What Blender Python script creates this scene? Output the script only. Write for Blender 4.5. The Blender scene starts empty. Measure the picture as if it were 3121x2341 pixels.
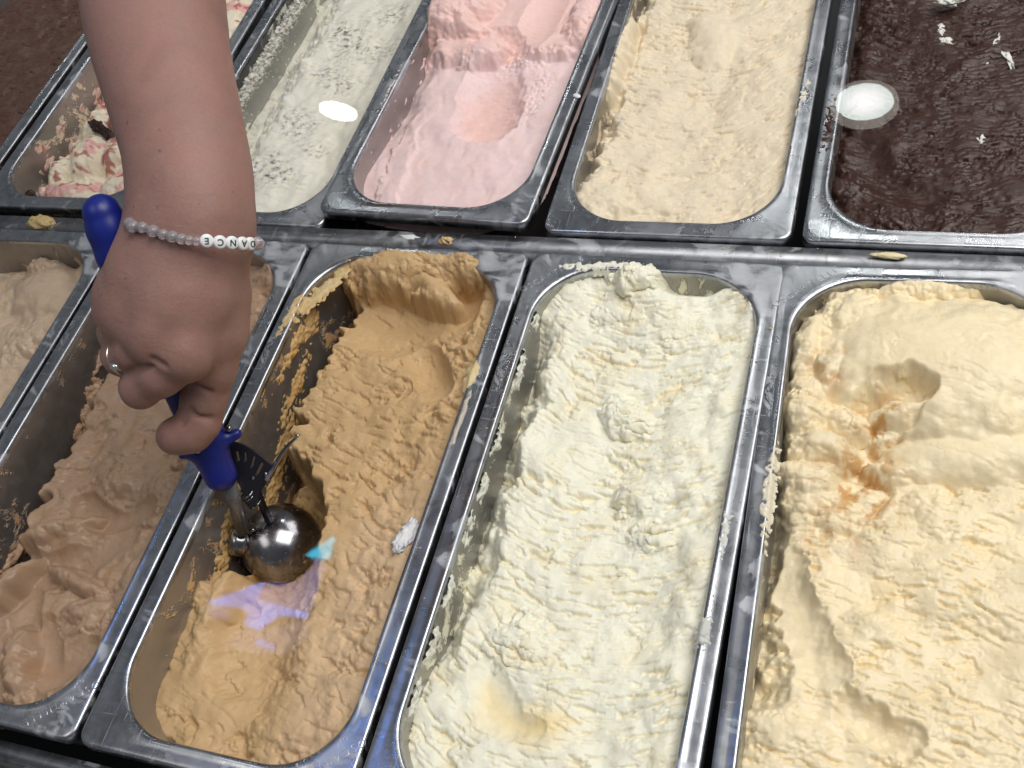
import bpy, bmesh, math, random
import numpy as np
from mathutils import Vector, Matrix, Euler

random.seed(7)
scene = bpy.context.scene
COL = scene.collection
R = math.radians

# ------------------------------------------------------------------ camera
CAM = np.array([0.7445, -0.4567, 0.5219])
EUL = (0.6349, 0.2328, 0.2711)
FPX, PW, PH = 3316.1, 3121.0, 2341.0
cd = bpy.data.cameras.new('camera')
cam = bpy.data.objects.new('camera', cd); COL.objects.link(cam)
cam.location = CAM.tolist(); cam.rotation_euler = EUL
cd.sensor_fit = 'HORIZONTAL'; cd.sensor_width = 36.0; cd.lens = 36.0 * FPX / PW
cd.clip_start = 0.01; cd.clip_end = 50
scene.camera = cam
ROT = np.array(Euler(EUL).to_matrix())
def ray(x, y):
    return ROT @ np.array([(x - PW / 2) / FPX, -(y - PH / 2) / FPX, -1.0])
def at(x, y, depth):                       # a point seen at (x, y) of the photograph, depth metres along the view axis
    return CAM + ray(x, y) * depth
def on(x, y, z=0.0):                       # the same on a level plane
    d = ray(x, y); return CAM + d * ((z - CAM[2]) / d[2])

# ------------------------------------------------------------------ world and lamps
world = bpy.data.worlds.new('World'); scene.world = world; world.use_nodes = True
bg = world.node_tree.nodes['Background']
bg.inputs[0].default_value = (0.90, 0.95, 1.0, 1); bg.inputs[1].default_value = 0.16
scene.view_settings.view_transform = 'Standard'; scene.view_settings.look = 'None'
scene.view_settings.exposure = 0.0; scene.view_settings.gamma = 1.0
scene.cycles.max_bounces = 8; scene.cycles.sample_clamp_indirect = 3.0; scene.cycles.caustics_reflective = False; scene.cycles.caustics_refractive = False
def area(name, loc, target, sx, sy, power, col):
    l = bpy.data.lights.new(name, 'AREA'); l.shape = 'RECTANGLE'; l.size = sx; l.size_y = sy; l.energy = power; l.color = col
    o = bpy.data.objects.new(name, l); COL.objects.link(o); o.location = loc
    o.rotation_euler = (Vector(target) - Vector(loc)).to_track_quat('-Z', 'Y').to_euler()
    return o
area('case_lamp', (1.40, 1.00, 1.30), (0.42, -0.05, 0.0), 1.2, 0.7, 9, (1.0, 0.965, 0.91))
area('overhead_fill_light', (1.45, 0.05, 1.9), (0.45, -0.05, 0.0), 1.2, 1.4, 33, (1.0, 0.965, 0.91))  # added soft overhead light, set where the steel rims don't mirror it
area('front_fill_light', (-0.25, -0.75, 1.9), (0.45, -0.05, 0.0), 1.0, 0.6, 5, (1.0, 0.965, 0.91))  # unseen fill light added to soften the relief from the front left

# ------------------------------------------------------------------ noise (numpy)
def _h(ix, iy, iz, s):
    n = (ix.astype(np.int64) * 374761393 + iy.astype(np.int64) * 668265263 + iz * 1274126177 + s * 974634777) & 0xFFFFFFFF
    n = ((n ^ (n >> 13)) * 1274126177) & 0xFFFFFFFF
    return (n ^ (n >> 16)) & 0xFFFFFFFF
def noise(x, y, s=0):
    x, y = np.broadcast_arrays(np.asarray(x, float), np.asarray(y, float))
    x0, y0 = np.floor(x), np.floor(y); fx, fy = x - x0, y - y0
    u, v = fx**3 * (fx * (fx * 6 - 15) + 10), fy**3 * (fy * (fy * 6 - 15) + 10)
    def g(dx, dy):
        a = _h(x0 + dx, y0 + dy, 0, s) * (2 * np.pi / 4294967296.0)
        return np.cos(a) * (fx - dx) + np.sin(a) * (fy - dy)
    a, b, c, d = g(0, 0), g(1, 0), g(0, 1), g(1, 1)
    return 1.5 * ((a + (b - a) * u) * (1 - v) + (c + (d - c) * u) * v)
def fbm(x, y, o=4, s=0, gain=0.5):
    t, a, f = 0.0, 1.0, 1.0
    for i in range(o):
        t = t + a * noise(x * f + 17.3 * i, y * f - 9.1 * i, s + i); a *= gain; f *= 2.03
    return t
def sst(a, b, x):
    t = np.clip((x - a) / (b - a), 0, 1); return t * t * (3 - 2 * t)
def smin(a, b, k):
    k = max(k, 1e-6); h = np.clip(0.5 + 0.5 * (b - a) / k, 0, 1); return b + (a - b) * h - k * h * (1 - h)
def smax(a, b, k): return -smin(-a, -b, k)
def h1(i, s):
    return (_h(np.asarray(i), np.asarray(i) * 0, 0, s) / 4294967296.0)

# ------------------------------------------------------------------ mesh helpers
def new_mesh(name, verts, faces, mat=None, parent=None, smooth=True, link=True):
    me = bpy.data.meshes.new(name)
    me.from_pydata([tuple(map(float, v)) for v in verts], [], faces) if not isinstance(verts, np.ndarray) else fast_mesh(me, verts, faces)
    if smooth: me.polygons.foreach_set('use_smooth', [True] * len(me.polygons))
    me.update()
    if mat: me.materials.append(mat)
    o = bpy.data.objects.new(name, me)
    if link: COL.objects.link(o)
    if parent: o.parent = parent
    return o
def fast_mesh(me, V, F):
    F = np.asarray(F, dtype=np.int32); n, k = F.shape
    me.vertices.add(len(V)); me.vertices.foreach_set('co', np.ascontiguousarray(V, dtype=np.float32).ravel())
    me.loops.add(n * k); me.loops.foreach_set('vertex_index', F.ravel())
    me.polygons.add(n); me.polygons.foreach_set('loop_start', np.arange(n, dtype=np.int32) * k)
    try: me.polygons.foreach_set('loop_total', np.full(n, k, dtype=np.int32))
    except Exception: pass
    me.update(calc_edges=True); me.validate()
def thing(name, label, cat, loc=(0, 0, 0), rot=(0, 0, 0), group=None):
    o = bpy.data.objects.new(name, None); COL.objects.link(o); o.empty_display_size = 0.01
    o.location = loc; o.rotation_euler = rot
    o['label'] = label; o['category'] = cat
    if group: o['group'] = group
    return o
def tag(o, label, cat, group=None):
    o['label'] = label; o['category'] = cat
    if group: o['group'] = group
    return o
def tube_data(path, rad, n=16, caps=True, flat=1.0, up=None):
    P = np.array(path, float); m = len(P)
    rad = np.broadcast_to(np.asarray(rad, float), (m,))
    T = np.gradient(P, axis=0); T /= np.linalg.norm(T, axis=1)[:, None]
    nrm = np.array(up, float) if up is not None else np.array([0.31, 0.2, 0.93])
    V, F = [], []
    for i in range(m):
        nrm = nrm - T[i] * (nrm @ T[i]); nrm /= np.linalg.norm(nrm); b = np.cross(T[i], nrm)
        for j in range(n):
            a = 2 * np.pi * j / n
            V.append(P[i] + rad[i] * (np.cos(a) * nrm * flat + np.sin(a) * b))
    for i in range(m - 1):
        for j in range(n):
            F.append((i * n + j, i * n + (j + 1) % n, (i + 1) * n + (j + 1) % n, (i + 1) * n + j))
    if caps:
        F.append(tuple(range(n - 1, -1, -1))); F.append(tuple((m - 1) * n + j for j in range(n)))
    return V, F
def tube(name, path, rad, mat, parent=None, n=16, **k):
    V, F = tube_data(path, rad, n, **k); return new_mesh(name, V, F, mat, parent)
def spline(pts, n):                         # Catmull-Rom through points of any dimension
    P = np.array(pts, float); P = np.vstack([2 * P[0] - P[1], P, 2 * P[-1] - P[-2]]); out = []
    m = len(P) - 3
    for t in np.linspace(0, m - 1e-6, n):
        i = int(t); f = t - i; a, b, c, d = P[i], P[i + 1], P[i + 2], P[i + 3]
        out.append(0.5 * (2 * b + (c - a) * f + (2 * a - 5 * b + 4 * c - d) * f * f + (3 * b - a - 3 * c + d) * f**3))
    return np.array(out)
def ball(name, c, r, mat, parent=None, sc=(1, 1, 1), rot=None, seg=20, rings=12):
    bm = bmesh.new(); bmesh.ops.create_uvsphere(bm, u_segments=seg, v_segments=rings, radius=r)
    M = Matrix.Diagonal((*sc, 1))
    if rot is not None: M = rot.to_4x4() @ M
    bmesh.ops.transform(bm, matrix=Matrix.Translation(Vector(c)) @ M, verts=bm.verts)
    me = bpy.data.meshes.new(name); bm.to_mesh(me); bm.free()
    me.polygons.foreach_set('use_smooth', [True] * len(me.polygons))
    me.materials.append(mat); o = bpy.data.objects.new(name, me); COL.objects.link(o)
    if parent: o.parent = parent
    return o
def lathe(name, prof, origin, axis, mat, parent=None, n=40):
    ax = Vector(axis).normalized(); q = ax.to_track_quat('Z', 'Y'); V, F = [], []
    m = len(prof)
    for r, z in prof:
        for j in range(n):
            a = 2 * math.pi * j / n
            V.append(Vector(origin) + q @ Vector((r * math.cos(a), r * math.sin(a), z)))
    for i in range(m - 1):
        for j in range(n):
            F.append((i * n + j, i * n + (j + 1) % n, (i + 1) * n + (j + 1) % n, (i + 1) * n + j))
    F.append(tuple(range(n - 1, -1, -1))); F.append(tuple((m - 1) * n + j for j in range(n)))
    return new_mesh(name, V, F, mat, parent)

# signed-distance bodies and their surface
class SDF:
    def __init__(s, lo, hi, h):
        s.lo, s.h = np.array(lo, float), h
        s.n = np.ceil((np.array(hi) - s.lo) / h).astype(int) + 1
        s.S = np.full(s.n, 0.03, np.float32)
    def block(s, lo, hi):
        a = np.clip(np.floor((lo - s.lo) / s.h).astype(int), 0, s.n); b = np.clip(np.ceil((hi - s.lo) / s.h).astype(int) + 1, 0, s.n)
        ax = [s.lo[i] + s.h * np.arange(a[i], b[i]) for i in range(3)]
        X, Y, Z = np.meshgrid(*ax, indexing='ij'); return tuple(slice(a[i], b[i]) for i in range(3)), X, Y, Z
    def cone(s, p, q, r0, r1, k=0.004, sub=False, margin=0.03):
        p, q = np.array(p), np.array(q); rm = max(r0, r1) + margin
        sl, X, Y, Z = s.block(np.minimum(p, q) - rm, np.maximum(p, q) + rm)
        d = q - p; L = d @ d + 1e-12
        t = np.clip(((X - p[0]) * d[0] + (Y - p[1]) * d[1] + (Z - p[2]) * d[2]) / L, 0, 1)
        D = np.sqrt((X - p[0] - t * d[0])**2 + (Y - p[1] - t * d[1])**2 + (Z - p[2] - t * d[2])**2) - (r0 + (r1 - r0) * t)
        if sub: s.S[sl] = smax(s.S[sl], -D, k)
        else: s.S[sl] = smin(s.S[sl], D, k)
    def merge(s, o, k):
        s.S = smin(s.S, o.S, k)
    def surface(s):
        S = s.S; n = np.array(S.shape) - 1
        ins = S < 0
        c = ins[:-1, :-1, :-1]; mixed = np.zeros(n, bool); cnt = np.zeros(n, np.int8)
        for i in (0, 1):
            for j in (0, 1):
                for k in (0, 1): cnt += ins[i:n[0] + i, j:n[1] + j, k:n[2] + k]
        mixed = (cnt > 0) & (cnt < 8)
        I = np.argwhere(mixed); idx = np.full(n, -1, np.int64); idx[mixed] = np.arange(len(I))
        acc = np.zeros((len(I), 3)); w = np.zeros(len(I))
        E = []
        for a in range(3):
            o = [x for x in range(3) if x != a]
            for b in (0, 1):
                for c2 in (0, 1):
                    p = np.zeros(3, int); p[o[0]] = b; p[o[1]] = c2; q = p.copy(); q[a] = 1; E.append((p, q))
        for p, q in E:
            A = S[tuple((I + p).T)]; B = S[tuple((I + q).T)]; m = (A < 0) != (B < 0)
            t = np.where(m, A / np.where(m, A - B, 1), 0)
            pos = p + t[:, None] * (q - p); acc[m] += pos[m]; w[m] += 1
        V = s.lo + s.h * (I + acc / w[:, None]); F = []
        for a in range(3):
            o = [(a + 1) % 3, (a + 2) % 3]
            sl0 = [slice(None)] * 3; sl1 = [slice(None)] * 3; sl0[a] = slice(0, -1); sl1[a] = slice(1, None)
            A, B = ins[tuple(sl0)], ins[tuple(sl1)]
            J = np.argwhere(A != B)
            J = J[(J[:, o[0]] > 0) & (J[:, o[1]] > 0) & (J[:, o[0]] < n[o[0]]) & (J[:, o[1]] < n[o[1]])]
            e0, e1 = np.zeros(3, int), np.zeros(3, int); e0[o[0]] = 1; e1[o[1]] = 1
            Q = np.stack([idx[tuple((J - e0 - e1).T)], idx[tuple((J - e1).T)], idx[tuple(J.T)], idx[tuple((J - e0).T)]], 1)
            fl = ~A[tuple(J.T)]; Q[fl] = Q[fl][:, ::-1]; F.append(Q)
        return V, np.concatenate(F)

# ------------------------------------------------------------------ materials
def nt(name):
    m = bpy.data.materials.new(name); m.use_nodes = True; t = m.node_tree; b = t.nodes['Principled BSDF']; return m, t, b
def node(t, kind, **k):
    n = t.nodes.new(kind)
    for a, v in k.items(): setattr(n, a, v)
    return n
def tex(t, scale, detail=4, rough=0.55, stretch=None, coord='Object', dist=0.0):
    tc = node(t, 'ShaderNodeTexCoord'); n = node(t, 'ShaderNodeTexNoise')
    n.inputs['Scale'].default_value = scale; n.inputs['Detail'].default_value = detail; n.inputs['Roughness'].default_value = rough; n.inputs['Distortion'].default_value = dist
    if stretch:
        mp = node(t, 'ShaderNodeMapping'); mp.inputs['Scale'].default_value = stretch
        t.links.new(tc.outputs[coord], mp.inputs[0]); t.links.new(mp.outputs[0], n.inputs['Vector'])
    else: t.links.new(tc.outputs[coord], n.inputs['Vector'])
    return n.outputs['Fac']
def ramp(t, fac, stops):
    r = node(t, 'ShaderNodeValToRGB'); el = r.color_ramp.elements
    while len(el) < len(stops): el.new(0.5)
    for e, (p, c) in zip(el, stops):
        e.position = p; e.color = (*c, 1) if len(c) == 3 else c
    t.links.new(fac, r.inputs[0]); return r.outputs[0]
def g(v): return (v, v, v)
def bump(t, b, fac, dist, strength=1.0, prev=None):
    n = node(t, 'ShaderNodeBump'); n.inputs['Distance'].default_value = dist; n.inputs['Strength'].default_value = strength
    t.links.new(fac, n.inputs['Height'])
    if prev is not None: t.links.new(prev, n.inputs['Normal'])
    t.links.new(n.outputs[0], b.inputs['Normal']); return n.outputs[0]
def mixc(t, fac, a, b, mode='MIX'):
    n = node(t, 'ShaderNodeMix', data_type='RGBA', blend_type=mode)
    for s, v in ((0, fac), (6, a), (7, b)):
        if hasattr(v, 'links') or hasattr(v, 'is_linked'): t.links.new(v, n.inputs[s])
        else: n.inputs[s].default_value = v if not isinstance(v, tuple) else (*v, 1)
    return n.outputs[2]
def steel(name, base=(0.44, 0.455, 0.49), r0=0.18, r1=0.40, brush=(1, 1, 1)):
    m, t, b = nt(name)
    b.inputs['Metallic'].default_value = 1.0
    blot = tex(t, 22, 5, 0.6, dist=0.6)
    b.inputs['Roughness'].default_value = 0.3
    t.links.new(ramp(t, blot, [(0.30, g(r0)), (0.72, g(r1))]), b.inputs['Roughness'])
    dirt = tex(t, 60, 4, 0.65, dist=1.2)
    t.links.new(ramp(t, dirt, [(0.34, tuple(c * 0.66 for c in base)), (0.52, base), (0.62, tuple(c * 1.05 for c in base)), (0.74, tuple(min(1, c * 1.3) for c in base))]), b.inputs['Base Color'])
    base_c = b.inputs['Base Color'].links[0].from_socket; base_r = b.inputs['Roughness'].links[0].from_socket
    fr = node(t, 'ShaderNodeMath', operation='MULTIPLY'); t.links.new(tex(t, 30, 8, 0.68, dist=1.5), fr.inputs[0]); t.links.new(ramp(t, tex(t, 9, 3, 0.5), [(0.35, g(0.80)), (0.65, g(1.12))]), fr.inputs[1])
    frost = ramp(t, fr.outputs[0], [(0.545, g(0.0)), (0.60, g(0.55)), (0.72, g(0.85))])
    sc = ramp(t, tex(t, 500, 2, 0.5, stretch=(1, 0.035, 1), dist=0.3), [(0.66, g(0.0)), (0.70, g(0.35))]); sc2 = ramp(t, tex(t, 420, 2, 0.5, stretch=(0.05, 1, 1), dist=0.4), [(0.68, g(0.0)), (0.72, g(0.3))])
    mk = node(t, 'ShaderNodeMath', operation='MAXIMUM'); t.links.new(sc, mk.inputs[0]); t.links.new(sc2, mk.inputs[1])
    mk2 = node(t, 'ShaderNodeMath', operation='MAXIMUM'); t.links.new(mk.outputs[0], mk2.inputs[0]); t.links.new(frost, mk2.inputs[1]); mask = mk2.outputs[0]
    t.links.new(mixc(t, mask, base_c, (0.52, 0.54, 0.58)), b.inputs['Base Color'])
    t.links.new(ramp(t, mask, [(0.0, g(1.0)), (1.0, g(0.45))]), b.inputs['Metallic'])
    t.links.new(mixc(t, mask, base_r, g(0.62)), b.inputs['Roughness'])
    s = tex(t, 900, 3, 0.6, stretch=(1, 0.06, 1)); p = bump(t, b, s, 0.00006, 0.5)
    bump(t, b, tex(t, 28, 2, 0.5), 0.0010, 0.14, p)
    return m
M_STEEL = steel('brushed_steel')
M_BAR = steel('smudged_steel', (0.30, 0.31, 0.335), 0.3, 0.6)
M_CHROME = steel('polished_steel', (0.27, 0.265, 0.285), 0.14, 0.26)
def wall_steel(name, c, cover, film):
    m, t, b = nt(name)
    big = tex(t, 26, 6, 0.62, stretch=(1, 0.7, 0.55), dist=0.8)
    fine = tex(t, 140, 5, 0.7, stretch=(1, 0.55, 0.5), dist=0.5)
    mx = node(t, 'ShaderNodeMath', operation='MULTIPLY_ADD'); t.links.new(fine, mx.inputs[0]); mx.inputs[1].default_value = 0.45; t.links.new(big, mx.inputs[2])
    k = 0.93 - cover * 0.4
    mask = ramp(t, mx.outputs[0], [(k - 0.015, g(0.0)), (k + 0.02, g(1.0))])
    st = (0.42, 0.42, 0.42)
    basec = tuple(st[i] * (1 - film) + c[i] * film * 0.5 for i in range(3))
    t.links.new(mixc(t, mask, basec, c), b.inputs['Base Color'])
    inv = ramp(t, mask, [(0.0, g(0.9 - film * 0.35)), (1.0, g(0.0))]); t.links.new(inv, b.inputs['Metallic'])
    t.links.new(ramp(t, fine, [(0.3, g(0.28)), (0.7, g(0.55))]), b.inputs['Roughness'])
    p = bump(t, b, mask, 0.0012, 0.9); bump(t, b, fine, 0.0005, 0.6, p)
    return m
def ice_mat(name, fine=0.0006, rough=0.5, spec=0.35, sss=0.0, wet=0.0):
    m, t, b = nt(name)
    at_ = node(t, 'ShaderNodeVertexColor', layer_name='Col')
    n1 = tex(t, 260, 5, 0.65)
    c = mixc(t, 0.55, at_.outputs['Color'], ramp(t, n1, [(0.25, g(0.80)), (0.75, g(1.0))]), 'MULTIPLY')
    t.links.new(c, b.inputs['Base Color'])
    b.inputs['Specular IOR Level'].default_value = spec
    w = tex(t, 45, 4, 0.6, dist=0.5)
    t.links.new(ramp(t, w, [(0.42, g(rough)), (0.70, g(max(0.12, rough - wet)))]), b.inputs['Roughness'])
    if sss:
        b.inputs['Subsurface Weight'].default_value = sss; b.inputs['Subsurface Radius'].default_value = (1.0, 0.7, 0.4); b.inputs['Subsurface Scale'].default_value = 0.0008
    p = bump(t, b, tex(t, 420, 6, 0.72), fine, 0.9)
    bump(t, b, tex(t, 1500, 4, 0.7), fine * 0.35, 0.8, p)
    return m

# ------------------------------------------------------------------ counter (setting)
PITCH, PWD, PLN = 0.168, 0.1650, 0.3665
def slab(name, x0, x1, y0, y1, z0, z1, mat, bev=0.002):
    bm = bmesh.new(); bmesh.ops.create_cube(bm, size=1.0)
    bmesh.ops.transform(bm, matrix=Matrix.Translation(((x0 + x1) / 2, (y0 + y1) / 2, (z0 + z1) / 2)) @ Matrix.Diagonal((x1 - x0, y1 - y0, z1 - z0, 1)), verts=bm.verts)
    if bev: bmesh.ops.bevel(bm, geom=bm.edges[:], offset=bev, segments=3, affect='EDGES')
    me = bpy.data.meshes.new(name); bm.to_mesh(me); bm.free(); me.polygons.foreach_set('use_smooth', [True] * len(me.polygons)); me.materials.append(mat)
    o = bpy.data.objects.new(name, me); COL.objects.link(o); return o
m_dark, t_, b_ = nt('dark_well'); b_.inputs['Base Color'].default_value = (0.02, 0.022, 0.025, 1); b_.inputs['Roughness'].default_value = 0.5
o = slab('counter_well_floor', -0.6, 1.3, -0.40, 0.60, -0.16, -0.15, m_dark, 0); o['kind'] = 'structure'
o = slab('counter_divider', -0.6, 1.3, -0.0012, 0.0165, -0.030, -0.0030, M_BAR, 0.0025); o['kind'] = 'structure'
o = slab('counter_front_rail', -0.6, 1.3, -0.3855, -0.3745, -0.10, -0.0075, M_BAR, 0.0025); o['kind'] = 'structure'
m_ol, t_, b_ = nt('olive_panel'); b_.inputs['Roughness'].default_value = 0.5
t_.links.new(ramp(t_, tex(t_, 18, 3), [(0.3, (0.075, 0.065, 0.018)), (0.7, (0.13, 0.115, 0.035))]), b_.inputs['Base Color'])
o = slab('counter_front_panel', -0.6, 1.3, -0.56, -0.387, -0.12, -0.045, m_ol, 0.004); o['kind'] = 'structure'

# ------------------------------------------------------------------ gelato pans
def rrect(inset, r, nc=14, ns=8):
    x0, x1, y0, y1 = inset, PWD - inset, inset, PLN - inset
    pts = []
    for cx, cy, a0 in ((x1 - r, y0 + r, -90), (x1 - r, y1 - r, 0), (x0 + r, y1 - r, 90), (x0 + r, y0 + r, 180)):
        arc = [(cx + r * math.cos(R(a0 + 90 * i / nc)), cy + r * math.sin(R(a0 + 90 * i / nc))) for i in range(nc + 1)]
        if pts:
            a, b = pts[-1], arc[0]; pts += [(a[0] + (b[0] - a[0]) * i / ns, a[1] + (b[1] - a[1]) * i / ns) for i in range(1, ns)]
        pts += arc
    a, b = pts[-1], pts[0]; pts += [(a[0] + (b[0] - a[0]) * i / ns, a[1] + (b[1] - a[1]) * i / ns) for i in range(1, ns)]
    return pts
def loops_mesh(name, loops, mat, parent, close=False, warp=0.0, seed=0):
    V, F = [], []; n = None
    for ins, r, z in loops:
        p = rrect(ins, r); n = len(p); V += [(x, y, z) for x, y in p]
    V = np.array(V)
    if warp:
        V[:, 2] += warp * fbm(V[:, 0] * 22, V[:, 1] * 22, 3, seed)
    for i in range(len(loops) - 1):
        for j in range(n): F.append((i * n + j, i * n + (j + 1) % n, (i + 1) * n + (j + 1) % n, (i + 1) * n + j))
    if close: F.append(tuple((len(loops) - 1) * n + j for j in range(n)))
    return new_mesh(name, V.tolist(), F, mat, parent)
mm = 0.001
RIM = [(0.6, 7.4, -8.5), (0, 8, -8.3), (0, 8, -2.0), (0.25, 8, -0.9), (0.9, 8, -0.22), (1.8, 8, 0), (3.5, 12, 0), (6, 22, 0.02), (8.2, 34, 0.0),
       (9.2, 38, 0.35), (10.2, 40, 0.55), (11.2, 41, 0.25), (11.9, 41.5, -0.7), (12.2, 41.5, -2.0), (12.35, 41.5, -4.0)]
WALL = [(12.35, 41.5, -4.0), (12.5, 41.5, -8), (13.0, 41, -20), (13.6, 41, -35), (14.6, 40.5, -60), (16, 40, -95), (18, 38, -108), (24, 34, -115), (34, 30, -118)]
RIM = [(a * mm, b * mm, c * mm) for a, b, c in RIM]; WALL = [(a * mm, b * mm, c * mm) for a, b, c in WALL]
def engraving(parent, back=True):
    made = []
    for txt, size, off in (('OSCARTIELLE', 6.2, 0.0), ('oil-usa.com', 5.0, -6.0)):
        cu = bpy.data.curves.new('engraving', 'FONT'); cu.body = txt; cu.size = size * mm; cu.extrude = 0.00022; cu.offset = -0.00016; cu.space_character = 1.28; cu.align_x = 'CENTER'; cu.resolution_u = 3
        tmp = bpy.data.objects.new('tmp_text', cu); COL.objects.link(tmp)
        bpy.context.view_layer.update()
        me = bpy.data.meshes.new_from_object(tmp.evaluated_get(bpy.context.evaluated_depsgraph_get()))
        bpy.data.objects.remove(tmp); me.materials.clear(); me.materials.append(M_ENG)
        o = bpy.data.objects.new('engraving', me); COL.objects.link(o); o.parent = parent
        made.append((o, off))
    for o, off in made:
        if back: c, a = Vector((0.0185, PLN - 0.0205, 0.0003)), 41
        else: c, a = Vector((PWD - 0.0185, 0.0205, 0.0003)), 221
        d = Vector((-math.sin(R(a)), math.cos(R(a)), 0))
        o.location = c + d * (off * mm + 0.0005); o.rotation_euler = (0, 0, R(a))
M_ENG = steel('engraved_steel', (0.80, 0.82, 0.86), 0.4, 0.5)

def pan(row, idx, label, wallmat, dx=0, dy=0, dz=0, rz=0.0, eng=()):
    x = (PITCH * idx if row == 'F' else PITCH * (idx - 1)) + 0.0015 + dx
    y = (-0.3685 if row == 'F' else 0.0175) + dy
    t = thing('gelato_pan', label, 'pan', (x, y, dz), (0, 0, R(rz)), 'steel pans of ice cream in the counter')
    loops_mesh('rim', RIM, M_STEEL, t, warp=0.00018, seed=idx * 7 + (3 if row == 'F' else 50))
    loops_mesh('basin', WALL, wallmat, t, close=True)
    for e in eng: engraving(t, e)
    return t

# ------------------------------------------------------------------ ice cream
class Ice:
    def __init__(s, res=0.75, v0=0.0, v1=366.0, seed=0):
        s.res = res; s.seed = seed
        u = np.arange(3, 162.01, res); v = np.arange(max(3, v0), min(363, v1) + .01, res)
        s.U, s.V = np.meshgrid(u, v); s.h = np.zeros_like(s.U); s.tear = np.ones_like(s.U); s.rough = np.ones_like(s.U); s.heap = np.zeros_like(s.U)
        i, r = 11.5, 41.5
        X = np.abs(s.U - 82.5) - (82.5 - i - r); Y = np.abs(s.V - 183.25) - (183.25 - i - r)
        s.din = -(np.hypot(np.maximum(X, 0), np.maximum(Y, 0)) + np.minimum(np.maximum(X, Y), 0) - r)
        s.col = None; s.cr = []; s.pit = np.zeros_like(s.U)
    def wob(s, sc, amp, sd): return amp * fbm(s.U / sc, s.V / sc, 3, s.seed + sd)
    def bump(s, cu, cv, ru, rv, a, ang=0, p=1.0):
        c, q = math.cos(R(ang)), math.sin(R(ang)); x, y = s.U - cu, s.V - cv
        d = ((c * x + q * y) / ru)**2 + ((-q * x + c * y) / rv)**2
        s.h += a * np.exp(-d**p)
    def mound(s, cu, cv, cz, ru, rv, rz, ang=0, k=1.0, warp=0.12, tear=None, sc=18, rough=None):   # an ellipsoid lump joined on
        c, q = math.cos(R(ang)), math.sin(R(ang)); x, y = s.U - cu, s.V - cv
        w_ = min(ru, rv) * warp; x = x + s.wob(sc, w_, 91); y = y + s.wob(sc, w_, 93)
        d = ((c * x + q * y) / ru)**2 + ((-q * x + c * y) / rv)**2
        z = np.where(d < 1.6, cz - 4 + (rz + 4) * np.maximum(0, 1.25 * (1 - d / 1.6))**0.62, -200.)
        m = z > s.h
        s.h = np.where(z > -199, smax(s.h, z, k + 1.5), s.h)
        if tear is not None: s.tear = np.where(m, tear, s.tear)
        if rough is not None: s.rough = np.where(m, rough, s.rough)
        return m
    def carve(s, path, rad, k=0.8, tear=0.15, rough=0.35, wob=1.2, n=40):                  # a spoon drawn along a path (u, v, z of the bottom)
        P = spline(path, n); best = np.full_like(s.U, 1e9)
        rr = np.interp(np.linspace(0, 1, n), np.linspace(0, 1, len(np.atleast_1d(rad))), np.atleast_1d(rad)) if np.ndim(rad) else np.full(n, rad)
        wu, wv = s.wob(14, wob, 41), s.wob(14, wob, 47)
        for (pu, pv, pz), r in zip(P, rr):
            d2 = (s.U + wu - pu)**2 + (s.V + wv - pv)**2
            z = np.where(d2 < r * r, pz + r - np.sqrt(np.maximum(r * r - d2, 0)), 1e9); best = np.minimum(best, z)
        m = best < s.h
        s.h = np.where(best < 1e8, smin(s.h, best, k), s.h)
        s.tear = np.where(m, tear, s.tear); s.rough = np.where(m, rough, s.rough)
        return m
    def step(s, f, lo, hi, w):                # f < 0 on the low side; adds a ledge
        s.h += lo + (hi - lo) * sst(-w, w, f)
    def tears(s, amp, lam, ang=0.0, curve=0.0, sd=0, th=0.0, wid=0.07, warp=1.0, rag=0.22, start=0.52, ul=2.3):
        amp = amp * (0.85 if lam > 14 else 0.66); lam = lam if lam > 14 else lam * 0.78; c, q = math.cos(R(ang)), math.sin(R(ang)); u = c * (s.U - 82) + q * s.V; v = -q * (s.U - 82) + c * s.V
        v = v + curve * ((s.U - 82) / 60)**2 * 20
        ph = v / lam + warp * (0.7 * fbm(u / 36, v / 26, 2, s.seed + sd) + 0.14 * noise(u / 6.5, v / 6, s.seed + sd + 5) + 0.07 * noise(u / 2.2, v / 2.2, s.seed + sd + 6))
        ph = ph + rag / lam * fbm(u / 3.0, v / 2.6, 3, s.seed + sd + 15, 0.6)
        n = np.floor(ph); f = ph - n
        k = noise(u / (lam * ul) + 91.7 * h1(n, s.seed + sd), n * 3.77, s.seed + sd + 9) + 0.35 * fbm(u / 14, v / 14, 2, s.seed + sd + 12)
        m = sst(th, th + 0.28, k) * (0.42 + 0.58 * sst(-0.30, 0.25, fbm(s.U / 42, s.V / 34, 2, s.seed + 88)))
        pit = np.where(f < 1 - wid, np.sin(0.5 * np.pi * np.clip((f - start) / (1 - start - wid), 0, 1))**1.5, np.clip((1 - f) / wid, 0, 1))
        lip = np.exp(-(f / 0.20)**2) * 0.06
        a = 0.55 + 0.9 * h1(n, s.seed + sd + 20)
        s.h += s.tear * amp * m * a * (lip - pit); s.pit = np.maximum(s.pit, np.clip(s.tear, 0, 1) * m * pit * min(1, amp / 2.5))
    def crumble(s, amp, sc=3.2, sd=60):
        s.cr.append((amp, sc, sd))
    def lumps(s, amp, sc=26, sd=70): s.h += amp * fbm(s.U / sc, s.V / sc, 3, s.seed + sd)
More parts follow.
